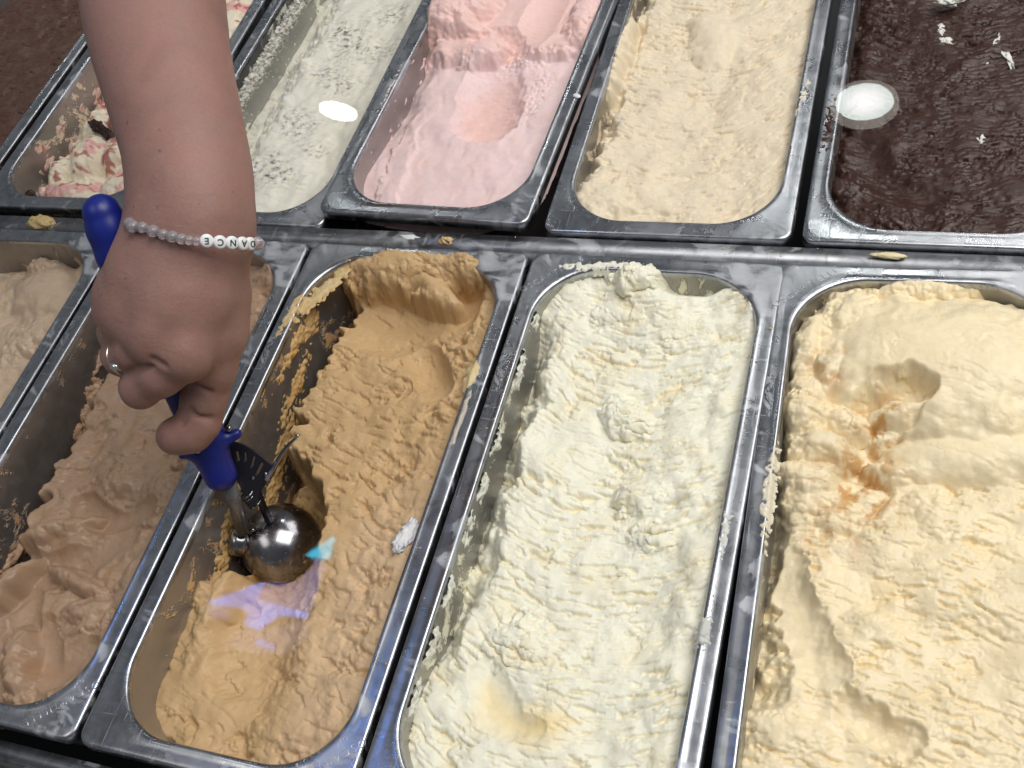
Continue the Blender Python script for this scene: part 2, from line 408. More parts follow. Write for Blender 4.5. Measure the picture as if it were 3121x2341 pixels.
    def build(s, name, root, mat, col, label, flavour, side=1.0, rimdrop=7.0, cat='ice cream', lat=0.6, fine=0.2):
        def blur(A, mm_):
            k = max(1, int(round(mm_ / s.res))); K = np.exp(-np.linspace(-2, 2, 2 * k + 1)**2); K /= K.sum()
            A = np.pad(A, k, mode='edge'); A = sum(w * A[i:A.shape[0] - 2 * k + i] for i, w in enumerate(K)); return sum(w * A[:, i:A.shape[1] - 2 * k + i] for i, w in enumerate(K))
        gy, gx = np.gradient(blur(s.h, 1.6), s.res); w = blur(sst(0.9, 2.2, np.hypot(gx, gy)), 2.0); s.h = s.h * (1 - w) + blur(s.h, 3.4) * w
        out = sst(1.0, -2.0, s.din) * (1 - np.clip(s.heap, 0, 1))
        s.h = s.h * (1 - out) + np.minimum(s.h, -rimdrop) * out
        out2 = sst(-2.5, -8.0, s.din + 1.6 * fbm(s.U / 5, s.V / 5, 3, s.seed + 33)); s.h = s.h * (1 - out2) + np.minimum(s.h, -7.5) * out2
        hs = blur(s.h, 1.0); gy, gx = np.gradient(hs, s.res); L = np.sqrt(1 + gx * gx + gy * gy)
        A, B = s.U + 0.75 * hs, s.V + 0.85 * hs
        d = fine * fbm(A / 1.7, B / 1.7, 3, s.seed + 30, 0.6)
        for amp, sc, sd in s.cr: d = d + amp * (0.35 - np.abs(fbm(A / sc, B / sc, 4, s.seed + sd, 0.55)))
        d = d * s.rough * (0.14 + 0.62 * sst(-0.25, 0.45, fbm(s.U / 24, s.V / 17, 3, s.seed + 80))) * (1 - 0.85 * sst(0.8, 2.0, np.hypot(gx, gy)))
        du = -gx / L * d + lat * s.rough * 0.6 * fbm(A / 5, B / 5, 3, s.seed + 36); dv = -gy / L * d + lat * s.rough * 0.6 * fbm(A / 5 + 50, B / 5, 3, s.seed + 37)
        s.h = s.h + d / L
        U2, V2 = s.U + du, s.V + dv - 0.3 * np.clip(gy, 0, 2.5) * s.rough
        keep = s.din > -9
        ny, nx = s.U.shape; idx = np.arange(ny * nx).reshape(ny, nx)
        F = np.stack([idx[:-1, :-1], idx[:-1, 1:], idx[1:, 1:], idx[1:, :-1]], -1)[keep[:-1, :-1] & keep[1:, 1:] & keep[:-1, 1:] & keep[1:, :-1]]
        used = np.unique(F); mp = np.full(ny * nx, -1); mp[used] = np.arange(len(used)); F = mp[F]
        P = np.stack([U2.ravel(), V2.ravel(), s.h.ravel()], 1)[used] * mm
        me = bpy.data.meshes.new(name); fast_mesh(me, P, F); me.polygons.foreach_set('use_smooth', np.ones(len(F), bool))
        C = col(s) if callable(col) else np.broadcast_to(np.array(col), s.U.shape + (3,))
        C4 = np.concatenate([C.reshape(-1, 3)[used], np.ones((len(used), 1))], 1).astype(np.float32)
        ca = me.color_attributes.new('Col', 'FLOAT_COLOR', 'POINT'); ca.data.foreach_set('color', C4.ravel())
        me.materials.append(mat); o = bpy.data.objects.new(name, me); COL.objects.link(o)
        o.location = root.location; o.rotation_euler = root.rotation_euler
        tag(o, label, cat, 'ice creams filling the steel pans')
        return o
def tint(s, base, alt, m): return np.array(base) * (1 - m[..., None]) + np.array(alt) * m[..., None]

M_ICE = ice_mat('ice_cream_dense', 0.00022, 0.46, 0.3, 0.3, 0.12)
M_ICE_SOFT = ice_mat('ice_cream_soft', 0.00020, 0.40, 0.4, 0.3, 0.22)
M_ICE_SMOOTH = ice_mat('ice_cream_smooth', 0.00015, 0.40, 0.3, 0.6, 0.1)
M_ICE_DARK = ice_mat('ice_cream_dark', 0.00025, 0.44, 0.38, 0.0, 0.28)

C_LEMON, C_CREAM, C_CARAMEL, C_TAN, C_MOCHA = (0.86, 0.83, 0.66), (0.89, 0.765, 0.52), (0.62, 0.38, 0.17), (0.56, 0.35, 0.21), (0.58, 0.43, 0.30)
C_PINK, C_BEIGE, C_CHOC, C_OREO, C_SWIRL, C_BROWN = (0.84, 0.60, 0.60), (0.80, 0.67, 0.47), (0.046, 0.0195, 0.0140), (0.74, 0.74, 0.62), (0.80, 0.66, 0.50), (0.095, 0.047, 0.033)

pans = {}
P_ = [('F', 0, 'steel pan of light mocha ice cream at the left edge of the front row', C_MOCHA, .30, .3, {}),
      ('F', 1, 'steel pan of milky brown ice cream with its left wall scraped bare, under the hand', C_TAN, .30, .20, dict(eng=(False,))),
      ('F', 2, 'steel pan of caramel ice cream that the blue scoop dips into', C_CARAMEL, .32, .22, dict(eng=(False,))),
      ('F', 3, 'steel pan of white lemon ice cream in the front row', C_LEMON, .38, .22, dict(eng=(True,))),
      ('F', 4, 'steel pan of yellow cream ice cream with caramel, right end of the front row', C_CREAM, .30, .22, dict(eng=(True,), rz=1.6, dy=0.000, dx=0.003)),
      ('B', 0, 'steel pan of dull brown chocolate ice cream in the top left corner', C_BROWN, .40, .5, dict(dx=0.000)),
      ('B', 1, 'steel pan of red and cream swirl ice cream left of the arm', C_SWIRL, .38, .3, dict(dy=0.005, dx=0.003)),
      ('B', 2, 'steel pan of white cookie speckled ice cream right of the forearm', C_OREO, .38, .25, dict(dx=0.001, dz=-0.002, rz=-1.0)),
      ('B', 3, 'steel pan of pink ice cream, sitting askew and higher than its neighbours', C_PINK, .22, .25, dict(rz=-2.2, dy=0.006, dz=0.006, dx=-0.006)),
      ('B', 4, 'steel pan of beige ice cream behind the white lemon one', C_BEIGE, .38, .25, {}),
      ('B', 5, 'steel pan of dark chocolate ice cream at the right end of the back row', C_CHOC, .40, .35, dict(dx=0.003))]
for row, i, lab, c, cov, film, kw in P_:
    pans[row + str(i)] = pan(row, i, lab, wall_steel('wall_' + row + str(i), c, cov, film), **kw)

# ---- white lemon
s = Ice(0.58, seed=11)
s.h[:] = -13; s.lumps(3.5, 34)
s.h += -19 * sst(32, 12, s.U + s.wob(20, 6, 1)) * sst(335, 290, s.V) * sst(60, 105, s.V)
s.h += 6 * sst(120, 150, s.U + s.wob(20, 8, 2)) + 7 * sst(300, 350, s.V + s.wob(25, 10, 3))
s.bump(82, 215, 30, 120, -5, 8); s.bump(84, 330, 22, 20, 7)
s.carve([(44, 96, -15), (48, 78, -20), (60, 64, -20), (78, 60, -14)], [9, 14, 14, 10], 1.2, 0.05, 0.12, 2.5)
yel = np.exp(-((np.hypot(s.U - 72, s.V - 88) - 27) / 9)**2) * sst(84, 70, s.V + 0.25 * s.U - 16) * sst(36, 46, s.U)
for cu, cv, r in ((119, 176, 10), (58, 104, 15), (107, 201, 11), (84, 254, 11), (95, 318, 16), (60, 330, 14)):
    s.mound(cu, cv, -18, r * 1.5, r, 7, random.uniform(-30, 30), 3.0, 0.35, sc=9, rough=2.6)
s.mound(72, 352, -7, 16, 11, 11, 5, 2.0, 0.45, sc=9, rough=3.2); s.mound(84, 356, -5, 9, 7, 8, 20, 1.5, 0.4, sc=6, rough=3.2)
s.heap = np.exp(-(((s.U - 74) / 17)**2 + ((s.V - 356) / 9)**2)**2) + np.exp(-(((s.U - 30) / 14)**2 + ((s.V - 345) / 8)**2)**2) * (0.8 + s.wob(6, 0.8, 8))
s.h += -14 * np.exp(-(((s.U - 106) / 18)**2 + ((s.V - 352) / 9)**2)**2)
s.tears(3.2, 24, -20, -0.5, 31, 0.12, 0.05, 1.1, 0.7, 0.35, 1.3); s.tears(4.2, 9.5, -6, -0.95, 1, 0.02); s.tears(3.4, 6.8, 2, -0.7, 2, 0.08); s.tears(2.0, 4.4, 0, -0.8, 3, 0.14)
s.crumble(0.45, 4.5); s.crumble(0.5, 2.0, 61)
def c_lemon(s):
    m = np.clip(0.75 * yel + 0.55 * np.clip(fbm(s.U / 22, s.V / 22, 3, 5), 0, 1) * 0.5, 0, 1); return tint(s, (0.89, 0.876, 0.735), (0.88, 0.72, 0.40), np.clip(m + 0.40 * s.pit, 0, 1))  # own yellow patches, plus yellow painted into pits for light bouncing there
s.build('ice_cream', pans['F3'], M_ICE, c_lemon, 'white lemon ice cream with rows of torn ridges', 'lemon')

# ---- yellow cream with caramel
s = Ice(0.6, seed=23)
s.h[:] = -12; s.lumps(4, 40)
s.h += -18 * sst(30, 8, s.U + s.wob(18, 7, 1)) * sst(60, 110, s.V) + 3 * sst(120, 150, s.U)
s.h += -22 * sst(340, 364, s.V + 0.35 * np.abs(s.U - 60) + s.wob(15, 6, 4))
s.bump(70, 255, 60, 26, -10, -8)
m1 = s.mound(100, 300, -14, 66, 46, 21, -12, 2.0, 0.16, tear=0.12, sc=26, rough=0.45)
s.mound(84, 354, -10, 30, 9, 10, 8, 0.5, 0.4, tear=0.6, sc=8, rough=1.8)
s.carve([(76, 276, -14), (64, 266, -20), (54, 256, -22)], [15, 18, 16], 2.0, 0.6, 1.6, 3.0)
s.carve([(64, 240, -23), (56, 222, -25), (48, 203, -21)], 20, 2.5, 0.8, 1.4, 3.0)
for cu, cv, cz, ru, rv, rz, an, rg_ in ((46, 332, -15, 20, 22, 14, 20, 0.5), (24, 312, -17, 11, 26, 15, -10, 0.3), (38, 296, -17, 12, 24, 16, -14, 0.2), (62, 302, -12, 14, 22, 15, 12, 0.12),
        (24, 268, -18, 13, 22, 15, 8, 0.9), (44, 262, -19, 16, 9, 12, -24, 0.7), (34, 244, -19, 18, 10, 13, -14, 1.1), (70, 254, -22, 12, 7, 8, 20, 1.6), (84, 268, -12, 22, 8, 9, 8, 0.9), (28, 222, -19, 17, 11, 12, -24, 1.2), (60, 214, -24, 12, 9, 8, 30, 1.6), (76, 232, -20, 16, 8, 9, -12, 1.0)):
    s.mound(cu, cv, cz, ru, rv, rz, an, -1.1, 0.3, tear=min(0.6, rg_ * 0.6), sc=11, rough=rg_)
s.mound(125, 246, -15, 48, 16, 10, 6, 1.0, 0.2, tear=0.1, sc=20, rough=0.3)
s.carve([(19, 178, -18), (24, 152, -22), (38, 126, -20), (50, 110, -13)], [14, 17, 18, 13], 1.2, 0.08, 0.2, 3.5)
s.carve([(60, 100, -18), (72, 90, -20), (84, 86, -16)], 9, 1.5, 0.3, 0.9, 4)
s.carve([(48, 42, -17), (70, 34, -20), (95, 34, -16)], 14, 1.5, 0.3, 0.7, 4)
for cu, cv, r in ((40, 205, 13), (75, 190, 11), (100, 205, 14), (120, 160, 12), (70, 140, 10), (110, 95, 15), (30, 80, 14), (130, 60, 14)):
    s.mound(cu, cv, -17, r * 1.6, r, 7, random.uniform(-25, 15), 2.0, 0.35, sc=10, rough=1.2)
s.tears(3.2, 22, -14, 0, 31, 0.05, 0.05, 1.1, 1.8, 0.4, 1.3); s.tears(3.4, 9.5, -14, 0.15, 1, 0.02); s.tears(2.4, 6.4, -8, 0.1, 2, 0.08); s.tears(1.5, 4, 4, 0, 3, 0.16)
s.crumble(0.68, 5.0); s.crumble(0.38, 2.4, 61)
def c_cream(s):
    m = np.exp(-(((s.U - 64) / 13)**2 + ((s.V - 262) / 18)**2)**1.5) + np.exp(-(((s.U - 56) / 22)**2 + ((s.V - 222) / 24)**2)**1.5) + 0.7 * np.exp(-(((s.U - 34) / 14)**2 + ((s.V - 290) / 16)**2)**1.5) + 0.5 * np.exp(-(((s.U - 45) / 16)**2 + ((s.V - 188) / 16)**2)**1.5)
    n = sst(-0.25, 0.45, fbm(s.U / 9, s.V / 11, 4, 77)); C = tint(s, C_CREAM, (0.60, 0.34, 0.12), np.clip(m * n * 1.0, 0, 1)); C = tint(s, C, C * np.array([0.99, 0.88, 0.66]), 0.45 * s.pit)  # caramel streaks, then pits warmed in colour to stand for bounced light
    return C * (1 + 0.06 * np.clip(fbm(s.U / 30, s.V / 30, 2, 5), -1, 1))[..., None]
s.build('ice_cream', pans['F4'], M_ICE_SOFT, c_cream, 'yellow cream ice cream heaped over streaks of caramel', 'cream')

# ---- caramel
s = Ice(0.6, seed=37)
s.h[:] = -20; s.lumps(3, 32)
edge = 30 + 0.0 * s.V + s.wob(9, 7, 1) + 3.5 * np.sign(noise(s.V / 6, s.V * 0 + 3, 5)) * np.abs(noise(s.V / 6, s.V * 0 + 3, 5))**0.4
edge = edge + 4 * np.exp(-((s.V - 175) / 34)**2) + 4 * sst(250, 300, s.V) - 14 * sst(330, 350, s.V)
low = sst(edge + 3, edge - 2.5, s.U) * sst(120, 140, s.V)
s.h += 10 * sst(110, 148, s.U + s.wob(18, 6, 2)) + 4 * sst(290, 340, s.V)
s.carve([(50, 322, -28), (80, 314, -31), (104, 320, -26)], 46, 2.0, 0.35, 0.5, 2.5)
s.carve([(112, 352, -24), (118, 338, -30), (120, 318, -24)], 19, tear=0.2, rough=0.5)
s.carve([(95, 300, -26), (112, 280, -30), (124, 262, -22)], 15, tear=0.2, rough=0.5)
s.mound(75, 353, -10, 40, 15, 14, 4, 4.0, 0.3, tear=0.5, sc=14, rough=2.2)
s.mound(122, 357, -10, 20, 10, 14, 0, 3.0, 0.35, sc=10, rough=2.4)
s.mound(96, 340, -12, 26, 9, 9, -28, 1.0, 0.3, tear=0.1, sc=9, rough=0.7)
s.heap = np.exp(-(((s.U - 80) / 42)**2 + ((s.V - 358) / 8)**2)**2) + np.exp(-(((s.U - 122) / 20)**2 + ((s.V - 358) / 9)**2)**2)
s.h += -10 * sst(150, 60, s.V) * sst(120, 70, s.U)
wy = s.wob(12, 4, 14)
s.carve([(38, 188, -60), (42, 162, -67), (47, 134, -56), (56, 100, -45), (66, 66, -39)], [20, 36, 40, 40, 36], 5.0, 0.6, 0.9, 4)
s.tears(4.4, 19, -36, 0, 41, 0.0, 0.05, 1.0, 1.0, 0.35, 1.6); s.tear *= 1 - 0.55 * sst(110, 80, s.V) * sst(104, 90, s.U); s.tears(4.0, 10.5, -30, 0.1, 42, 0.02); s.tears(2.4, 7.0, -12, 0, 43, 0.12); s.tears(1.2, 4.6, 0, 0, 44, 0.25)
s.mound(104, 84, -34, 12, 30, 12, 10, 4.0, 0.35, tear=0.6, sc=9, rough=1.4)
s.mound(112, 40, -34, 28, 16, 11, 20, 4.0, 0.35, tear=0.6, sc=10, rough=1.5)
s.mound(26, 96, -46, 9, 42, 18, 0, 3.5, 0.4, tear=0.5, sc=10, rough=1.2)
s.mound(62, 40, -42, 34, 14, 8, -6, 4.0, 0.3, tear=0.2, sc=16, rough=0.5)
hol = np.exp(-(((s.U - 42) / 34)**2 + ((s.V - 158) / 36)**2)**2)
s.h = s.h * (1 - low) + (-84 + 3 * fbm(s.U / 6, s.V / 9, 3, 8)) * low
s.crumble(0.40, 4.2); s.crumble(0.30, 2.2, 61)
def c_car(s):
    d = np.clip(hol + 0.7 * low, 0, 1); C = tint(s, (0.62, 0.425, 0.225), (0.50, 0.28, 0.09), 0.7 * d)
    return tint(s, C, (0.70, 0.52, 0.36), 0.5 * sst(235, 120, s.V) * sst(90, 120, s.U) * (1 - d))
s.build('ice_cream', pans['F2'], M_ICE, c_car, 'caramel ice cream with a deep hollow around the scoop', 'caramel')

# ---- milky brown
s = Ice(0.8, seed=51)
s.h[:] = -24; s.lumps(4, 36)
edge = 30 + s.wob(12, 10, 1) + 10 * noise(s.V / 13, s.V * 0 + 8, 3) - 14 * sst(110, 70, s.V)
s.h += 13 * sst(100, 150, s.U + s.wob(20, 8, 2)) + 10 * sst(300, 350, s.V)
s.bump(90, 185, 22, 26, 5)
for p, r in (([(20, 120, -42), (50, 100, -36), (90, 108, -30), (118, 130, -22)], 17), ([(40, 70, -36), (62, 84, -34), (74, 62, -34)], 13), ([(90, 60, -30), (110, 40, -30), (128, 52, -24)], 16), ([(60, 30, -32), (85, 24, -32), (110, 20, -26)], 13), ([(70, 150, -34), (96, 140, -32), (124, 150, -22)], 11)):
    s.carve(p, r, 1.2, 0.25, 0.45)
for cu, cv, ru, rv, a in ((60, 128, 26, 7, 24), (100, 96, 30, 6, -14), (50, 88, 6, 20, -20), (86, 40, 10, 26, 30), (120, 80, 24, 8, 12), (95, 170, 18, 14, 0)):
    s.mound(cu, cv, -30, ru, rv, 13, a, 1.5, 0.4, tear=0.4, sc=10, rough=0.7)
s.tears(4.2, 20, 18, 0.4, 31, 0.0, 0.05, 1.2, 1.4, 0.3, 1.6); s.tears(2.6, 9, 14, 0.2, 1, 0.1); s.tears(1.5, 6, -10, 0.1, 2, 0.2)
low = sst(edge + 4, edge - 3, s.U) * sst(30, 60, s.V)
s.h = s.h * (1 - low) + (-92) * low
s.crumble(0.72, 5.0); s.crumble(0.34, 2.4, 61)
def c_tan(s): return tint(s, (0.45, 0.305, 0.205), (0.40, 0.235, 0.125), 0.6 * np.clip(fbm(s.U / 16, s.V / 16, 3, 3), 0, 1))
s.build('ice_cream', pans['F1'], M_ICE_SOFT, c_tan, 'milky brown ice cream churned into soft folds below the hand', 'mocha')

# ---- light mocha
s = Ice(0.8, v0=150, seed=63)
s.h[:] = -30; s.lumps(4, 30)
s.h += -10 * sst(345, 362, s.V) + 6 * sst(130, 150, s.U) * sst(300, 250, s.V)
s.mound(108, 322, -34, 40, 26, 17, -20, 1.5, 0.18, tear=0.0, sc=24, rough=0.15)
s.mound(136, 345, -30, 22, 14, 9, -30, 1.0, 0.2, tear=0.1, sc=14, rough=0.3)
s.mound(88, 348, -32, 20, 9, 13, -10, 1.5, 0.4, sc=8, rough=1.4)
s.mound(120, 286, -34, 36, 18, 12, 40, 1.5, 0.3, sc=10, rough=1.2)
s.tears(2.0, 7, 10, 0, 1, 0.05); s.crumble(0.91, 4.5); s.crumble(0.42, 2.2, 61)
s.build('ice_cream', pans['F0'], M_ICE_SOFT, (0.60, 0.46, 0.33), 'light mocha ice cream with a smooth round lump', 'mocha')

# ---- pink
s = Ice(0.75, v1=300, seed=71)
s.h[:] = -19; s.lumps(1.8, 36); s.h += 0.7 * fbm(s.U / 13 + 0.5 * fbm(s.U / 20, s.V / 20, 2, 9), s.V / 30, 2, 77)
s.tear[:] = 0.0; s.rough[:] = 0.10
s.h += -9 * sst(30, 10, s.U + s.wob(30, 5, 1)) * sst(75, 120, s.V)
st = s.V - (186 + 0.10 * (s.U - 60) + s.wob(14, 5, 2))
up = sst(-4, 6, st); s.h += 9 * up
s.carve([(76, 192, -24), (84, 150, -31), (90, 122, -31)], [40, 42, 36], 0.8, tear=0.3, rough=0.6, wob=3.0)
s.carve([(108, 262, -12), (104, 225, -15), (100, 206, -13)], [34, 34, 30], 0.3, tear=0.3, rough=0.4, wob=0.5)
s.mound(24, 234, -12, 32, 28, 20, 15, 5, 0.25, tear=0.5, sc=18, rough=1.6)
s.mound(142, 238, -12, 13, 34, 12, 0, 3, 0.3, tear=0.3, sc=12, rough=1.8)
s.mound(60, 196, -14, 20, 12, 6, 20, 1.0, 0.3, tear=0.2, sc=10, rough=1.0)
s.mound(138, 130, -24, 18, 30, 6, 8, 1.0, 0.2, sc=16, rough=0.15)
s.h += 2.2 * sst(0.0, 3.0, 10 - np.abs(s.U - 36 + 0.12 * (s.V - 60) + s.wob(16, 5, 7))) * sst(150, 60, s.V)
s.heap = np.exp(-(((s.U - 12) / 12)**2 + ((s.V - 240) / 26)**2)**2)
s.tears(1.8, 5.5, -14, 0, 1, 0.06); s.crumble(0.57, 3.4); s.tear[:] = 0.04
frac = np.exp(-(((s.U - 95) / 26)**2 + ((s.V - 190) / 10)**2)) + 0.8 * np.exp(-(((s.U - 122) / 10)**2 + ((s.V - 150) / 30)**2)**2)
s.h += frac * (1.6 * fbm(s.U / 3.2, s.V / 3.2, 4, 9, 0.6))
def c_pink(s):
    d = np.exp(-(((s.U - 90) / 26)**2 + ((s.V - 135) / 38)**2)**3); r = np.clip(0.75 * d + 0.6 * up + 0.3 * np.clip(fbm(s.U / 26, s.V / 26, 2, 5), 0, 1), 0, 1)
    return tint(s, (0.90, 0.70, 0.70), (0.88, 0.59, 0.53), r)
s.build('ice_cream', pans['B3'], M_ICE_SMOOTH, c_pink, 'smooth pink ice cream with a scooped channel down its middle', 'strawberry')

# ---- beige
s = Ice(0.75, v1=300, seed=83)
s.h[:] = -11; s.lumps(3, 36)
s.h += -14 * sst(26, 8, s.U + s.wob(14, 8, 1)) * sst(30, 80, s.V) + 3 * sst(115, 150, s.U)
s.bump(84, 110, 26, 90, -5, 4)
s.mound(80, 214, -15, 17, 32, 8, 14, 3.5, 0.3, tear=0.03, sc=22, rough=0.2)
s.mound(10, 190, -8, 9, 40, 9, 0, 1.5, 0.4, sc=9, rough=0.6)
s.mound(30, 40, -14, 22, 22, 8, 30, 1.5, 0.3, tear=0.2, sc=12, rough=0.4)
s.tears(1.8, 18, 22, -0.4, 31, 0.1, 0.06, 1.1, 1.0, 0.4, 1.6); s.tears(3.2, 8.5, 10, -0.9, 1, 0.02); s.tears(2.6, 5.8, 4, -0.8, 2, 0.08); s.tears(1.5, 4, 8, -0.6, 3, 0.14)
s.crumble(0.53, 4.0); s.crumble(0.27, 2.2, 61)
s.build('ice_cream', pans['B4'], M_ICE, lambda s: tint(s, (0.81, 0.71, 0.54), (0.80, 0.62, 0.38), 0.35 * s.pit), 'beige ice cream with wavy cracks and one smooth paler lump', 'vanilla')  # warmer tint put into the cracks in place of bounced light

# ---- dark chocolate
s = Ice(0.75, v1=300, seed=97)
s.h[:] = -13; s.lumps(2.5, 36)
s.h += -8 * sst(24, 8, s.U + s.wob(14, 6, 1))
s.carve([(24, 110, -17), (40, 72, -19), (70, 52, -17)], 22, 2.5, 0.6, 0.5, 3)
s.mound(125, 62, -18, 34, 22, 6, -10, 1.5, 0.3, tear=0.3, sc=14, rough=0.5)
for cu, cv, r in ((48, 30, 14), (20, 60, 10), (90, 28, 12), (118, 84, 14)): s.mound(cu, cv, -17, r * 1.4, r, 6, random.uniform(-40, 40), 1.0, 0.4, sc=7, rough=1.5)
s.tears(2.0, 15, -8, -0.3, 31, 0.1, 0.05, 1, 1.0, 0.4, 1.5); s.tears(3.6, 7.4, -4, -0.8, 1, 0.0); s.tears(2.8, 5.4, 4, -0.7, 2, 0.05); s.tears(1.6, 4, 0, -0.6, 3, 0.1)
s.crumble(0.49, 3.6); s.crumble(0.30, 2.0, 61)
s.build('ice_cream', pans['B5'], M_ICE_DARK, C_CHOC, 'dark chocolate ice cream with flecks of white on it', 'chocolate')

# ---- cookie speckled white
s = Ice(0.8, v1=330, seed=103)
s.h[:] = -30; s.lumps(2.5, 34); s.rough[:] = 0.6
s.h += 10 * sst(110, 150, s.U)
s.h += -14 * sst(50, 20, s.U + s.wob(12, 5, 1)) * sst(60, 110, s.V)
crust = 0 * s.U
s.tears(1.3, 7, -12, -0.4, 1, 0.12); s.crumble(0.25, 4.0)
spots = np.zeros_like(s.U)
for cu, cv, r in ((85, 238, 16), (75, 136, 13), (60, 150, 10), (95, 190, 12), (70, 205, 12), (110, 150, 8), (60, 95, 14), (82, 78, 12), (48, 70, 14), (100, 110, 9), (120, 230, 12), (66, 262, 14), (105, 285, 14)):
    spots += np.exp(-(((s.U - cu) / (r * 1.3))**2 + ((s.V - cv) / r)**2))
s.h += 0.9 * np.clip(spots, 0, 1) * fbm(s.U / 6, s.V / 5, 3, 12)
def c_oreo(s):
    sp = np.clip(spots, 0, 1); f1 = fbm(s.U / 5.5 + 0.5 * fbm(s.U / 9, s.V / 9, 2, 3), s.V / 4.2, 4, 15, 0.62)
    m = 0.42 * sp * sst(-0.25, 0.6, f1) + 0.55 * sst(0.42, 0.85, f1) * np.clip(sp * 1.2 + 0.04, 0, 1) + 0.35 * sst(0.60, 0.85, fbm(s.U / 2.4, s.V / 2.4, 2, 18)) * np.clip(sp + 0.15, 0, 1)
    return tint(s, (0.82, 0.80, 0.70), (0.10, 0.095, 0.095), np.clip(m, 0, 0.95))
s.build('ice_cream', pans['B2'], M_ICE, c_oreo, 'white ice cream speckled with dark cookie crumbs', 'cookie')

# ---- red and cream swirl
s = Ice(0.8, v1=330, seed=113)
s.h[:] = -28; s.lumps(4, 22)
s.h += -14 * sst(26, 10, s.U + s.wob(10, 6, 1)) + 8 * sst(110, 150, s.U)
for cu, cv, ru, rv, a, z in ((56, 82, 16, 24, 10, 16), (84, 88, 12, 18, 0, 15), (34, 66, 12, 14, 20, 11), (70, 128, 18, 16, 30, 13), (40, 120, 14, 16, 0, 11), (60, 40, 28, 12, -10, 10), (105, 50, 20, 16, 20, 10), (100, 140, 18, 20, 0, 12), (125, 100, 14, 30, 0, 10), (120, 260, 24, 40, 0, 14), (80, 220, 26, 34, 0, 12)):
    s.mound(cu, cv, -29, ru, rv, z, a, 1.2, 0.25, tear=0.3, sc=12, rough=0.5)
s.tears(1.6, 6, 50, 0, 1, 0.1); s.crumble(0.57, 4.5)
def c_swirl(s):
    w = fbm(s.U / 30 + 0.6 * fbm(s.U / 20, s.V / 20, 2, 4), s.V / 24, 3, 7); p = sst(-0.05, 0.25, -w + 0.12 * (s.h + 28) / -8)
    C = tint(s, (0.86, 0.77, 0.60), (0.82, 0.44, 0.42), np.clip(p * 0.9, 0, 1))
    return tint(s, C, (0.42, 0.10, 0.075), np.clip(sst(0.30, 0.5, fbm(s.U / 13, s.V / 10, 4, 19)), 0, 1) * 0.8)
s.build('ice_cream', pans['B1'], M_ICE_SOFT, c_swirl, 'cream ice cream marbled with red sauce beside the forearm', 'swirl')

# ---- dull brown
s = Ice(0.85, v0=60, v1=330, seed=127)
s.h[:] = -9; s.lumps(2.2, 34)
s.tears(3.4, 8, 8, 0, 1, 0.04); s.tears(2.4, 5, -4, 0, 2, 0.06); s.crumble(0.38, 3.6)
s.build('ice_cream', pans['B0'], M_ICE_DARK, lambda s: tint(s, (0.10, 0.05, 0.036), (0.15, 0.10, 0.085), 0.7 * np.clip(fbm(s.U / 12, s.V / 16, 3, 5), 0, 1)), 'dull brown chocolate ice cream in the top left corner', 'chocolate')

#PART2
# ------------------------------------------------------------------ the arm
m_skin, t_, b_ = nt('skin')
c1 = ramp(t_, tex(t_, 26, 5, 0.6, dist=0.6), [(0.28, (0.27, 0.152, 0.128)), (0.50, (0.325, 0.19, 0.158)), (0.72, (0.375, 0.205, 0.168))])
c1 = mixc(t_, ramp(t_, tex(t_, 110, 4, 0.6), [(0.40, g(0.0)), (0.75, g(0.5))]), c1, (0.36, 0.165, 0.150))
c1 = mixc(t_, ramp(t_, tex(t_, 230, 1, 0.3), [(0.765, g(0.0)), (0.80, g(0.6))]), c1, (0.17, 0.08, 0.06))
c2 = ramp(t_, tex(t_, 620, 3, 0.65), [(0.25, g(0.86)), (0.75, g(1.0))])
t_.links.new(mixc(t_, 1.0, c1, c2, 'MULTIPLY'), b_.inputs['Base Color'])
b_.inputs['Roughness'].default_value = 0.48; b_.inputs['Specular IOR Level'].default_value = 0.32
b_.inputs['Subsurface Weight'].default_value = 0.25; b_.inputs['Subsurface Radius'].default_value = (1.0, 0.35, 0.2); b_.inputs['Subsurface Scale'].default_value = 0.004
p_ = bump(t_, b_, tex(t_, 1100, 4, 0.65), 0.00016, 0.9); bump(t_, b_, tex(t_, 210, 4, 0.65, stretch=(0.45, 1, 1), dist=0.8), 0.0006, 0.6, p_)

def J(x, y, d): return at(x, y, d)
lo = np.array([0.15, -0.27, 0.02]); hi = np.array([0.47, 0.25, 0.36])
def chain(S, pts, k, **kw):
    for (a, b) in zip(pts[:-1], pts[1:]): S.cone(J(*a[:3]), J(*b[:3]), a[3] * mm, b[3] * mm, k, **kw)
HS = 0.0012
arm = SDF(lo, hi, HS)
def smooth(pts, n=17): return [tuple(q) for q in spline(pts, n)]
# forearm: two long muscles side by side
chain(arm, smooth([(395, -720, .700, 39), (425, -330, .668, 35), (436, -60, .642, 31.8), (462, 130, .624, 28.8), (512, 330, .605, 25.4), (556, 500, .591, 22.6), (572, 620, .583, 20.8)]), 0.016)
chain(arm, smooth([(448, -720, .698, 39), (470, -330, .666, 35), (482, -60, .640, 31.5), (507, 130, .622, 28.5), (552, 330, .603, 25.2), (592, 500, .589, 22.6), (608, 620, .581, 20.8), (612, 740, .579, 19.5)]), 0.016)
chain(arm, [(540, 560, .590, 19), (522, 650, .586, 17), (524, 740, .586, 17)], 0.016)
arm.cone(J(500, 612, .574), J(508, 640, .574), 8.5 * mm, 8 * mm, 0.012)                      # wrist bone
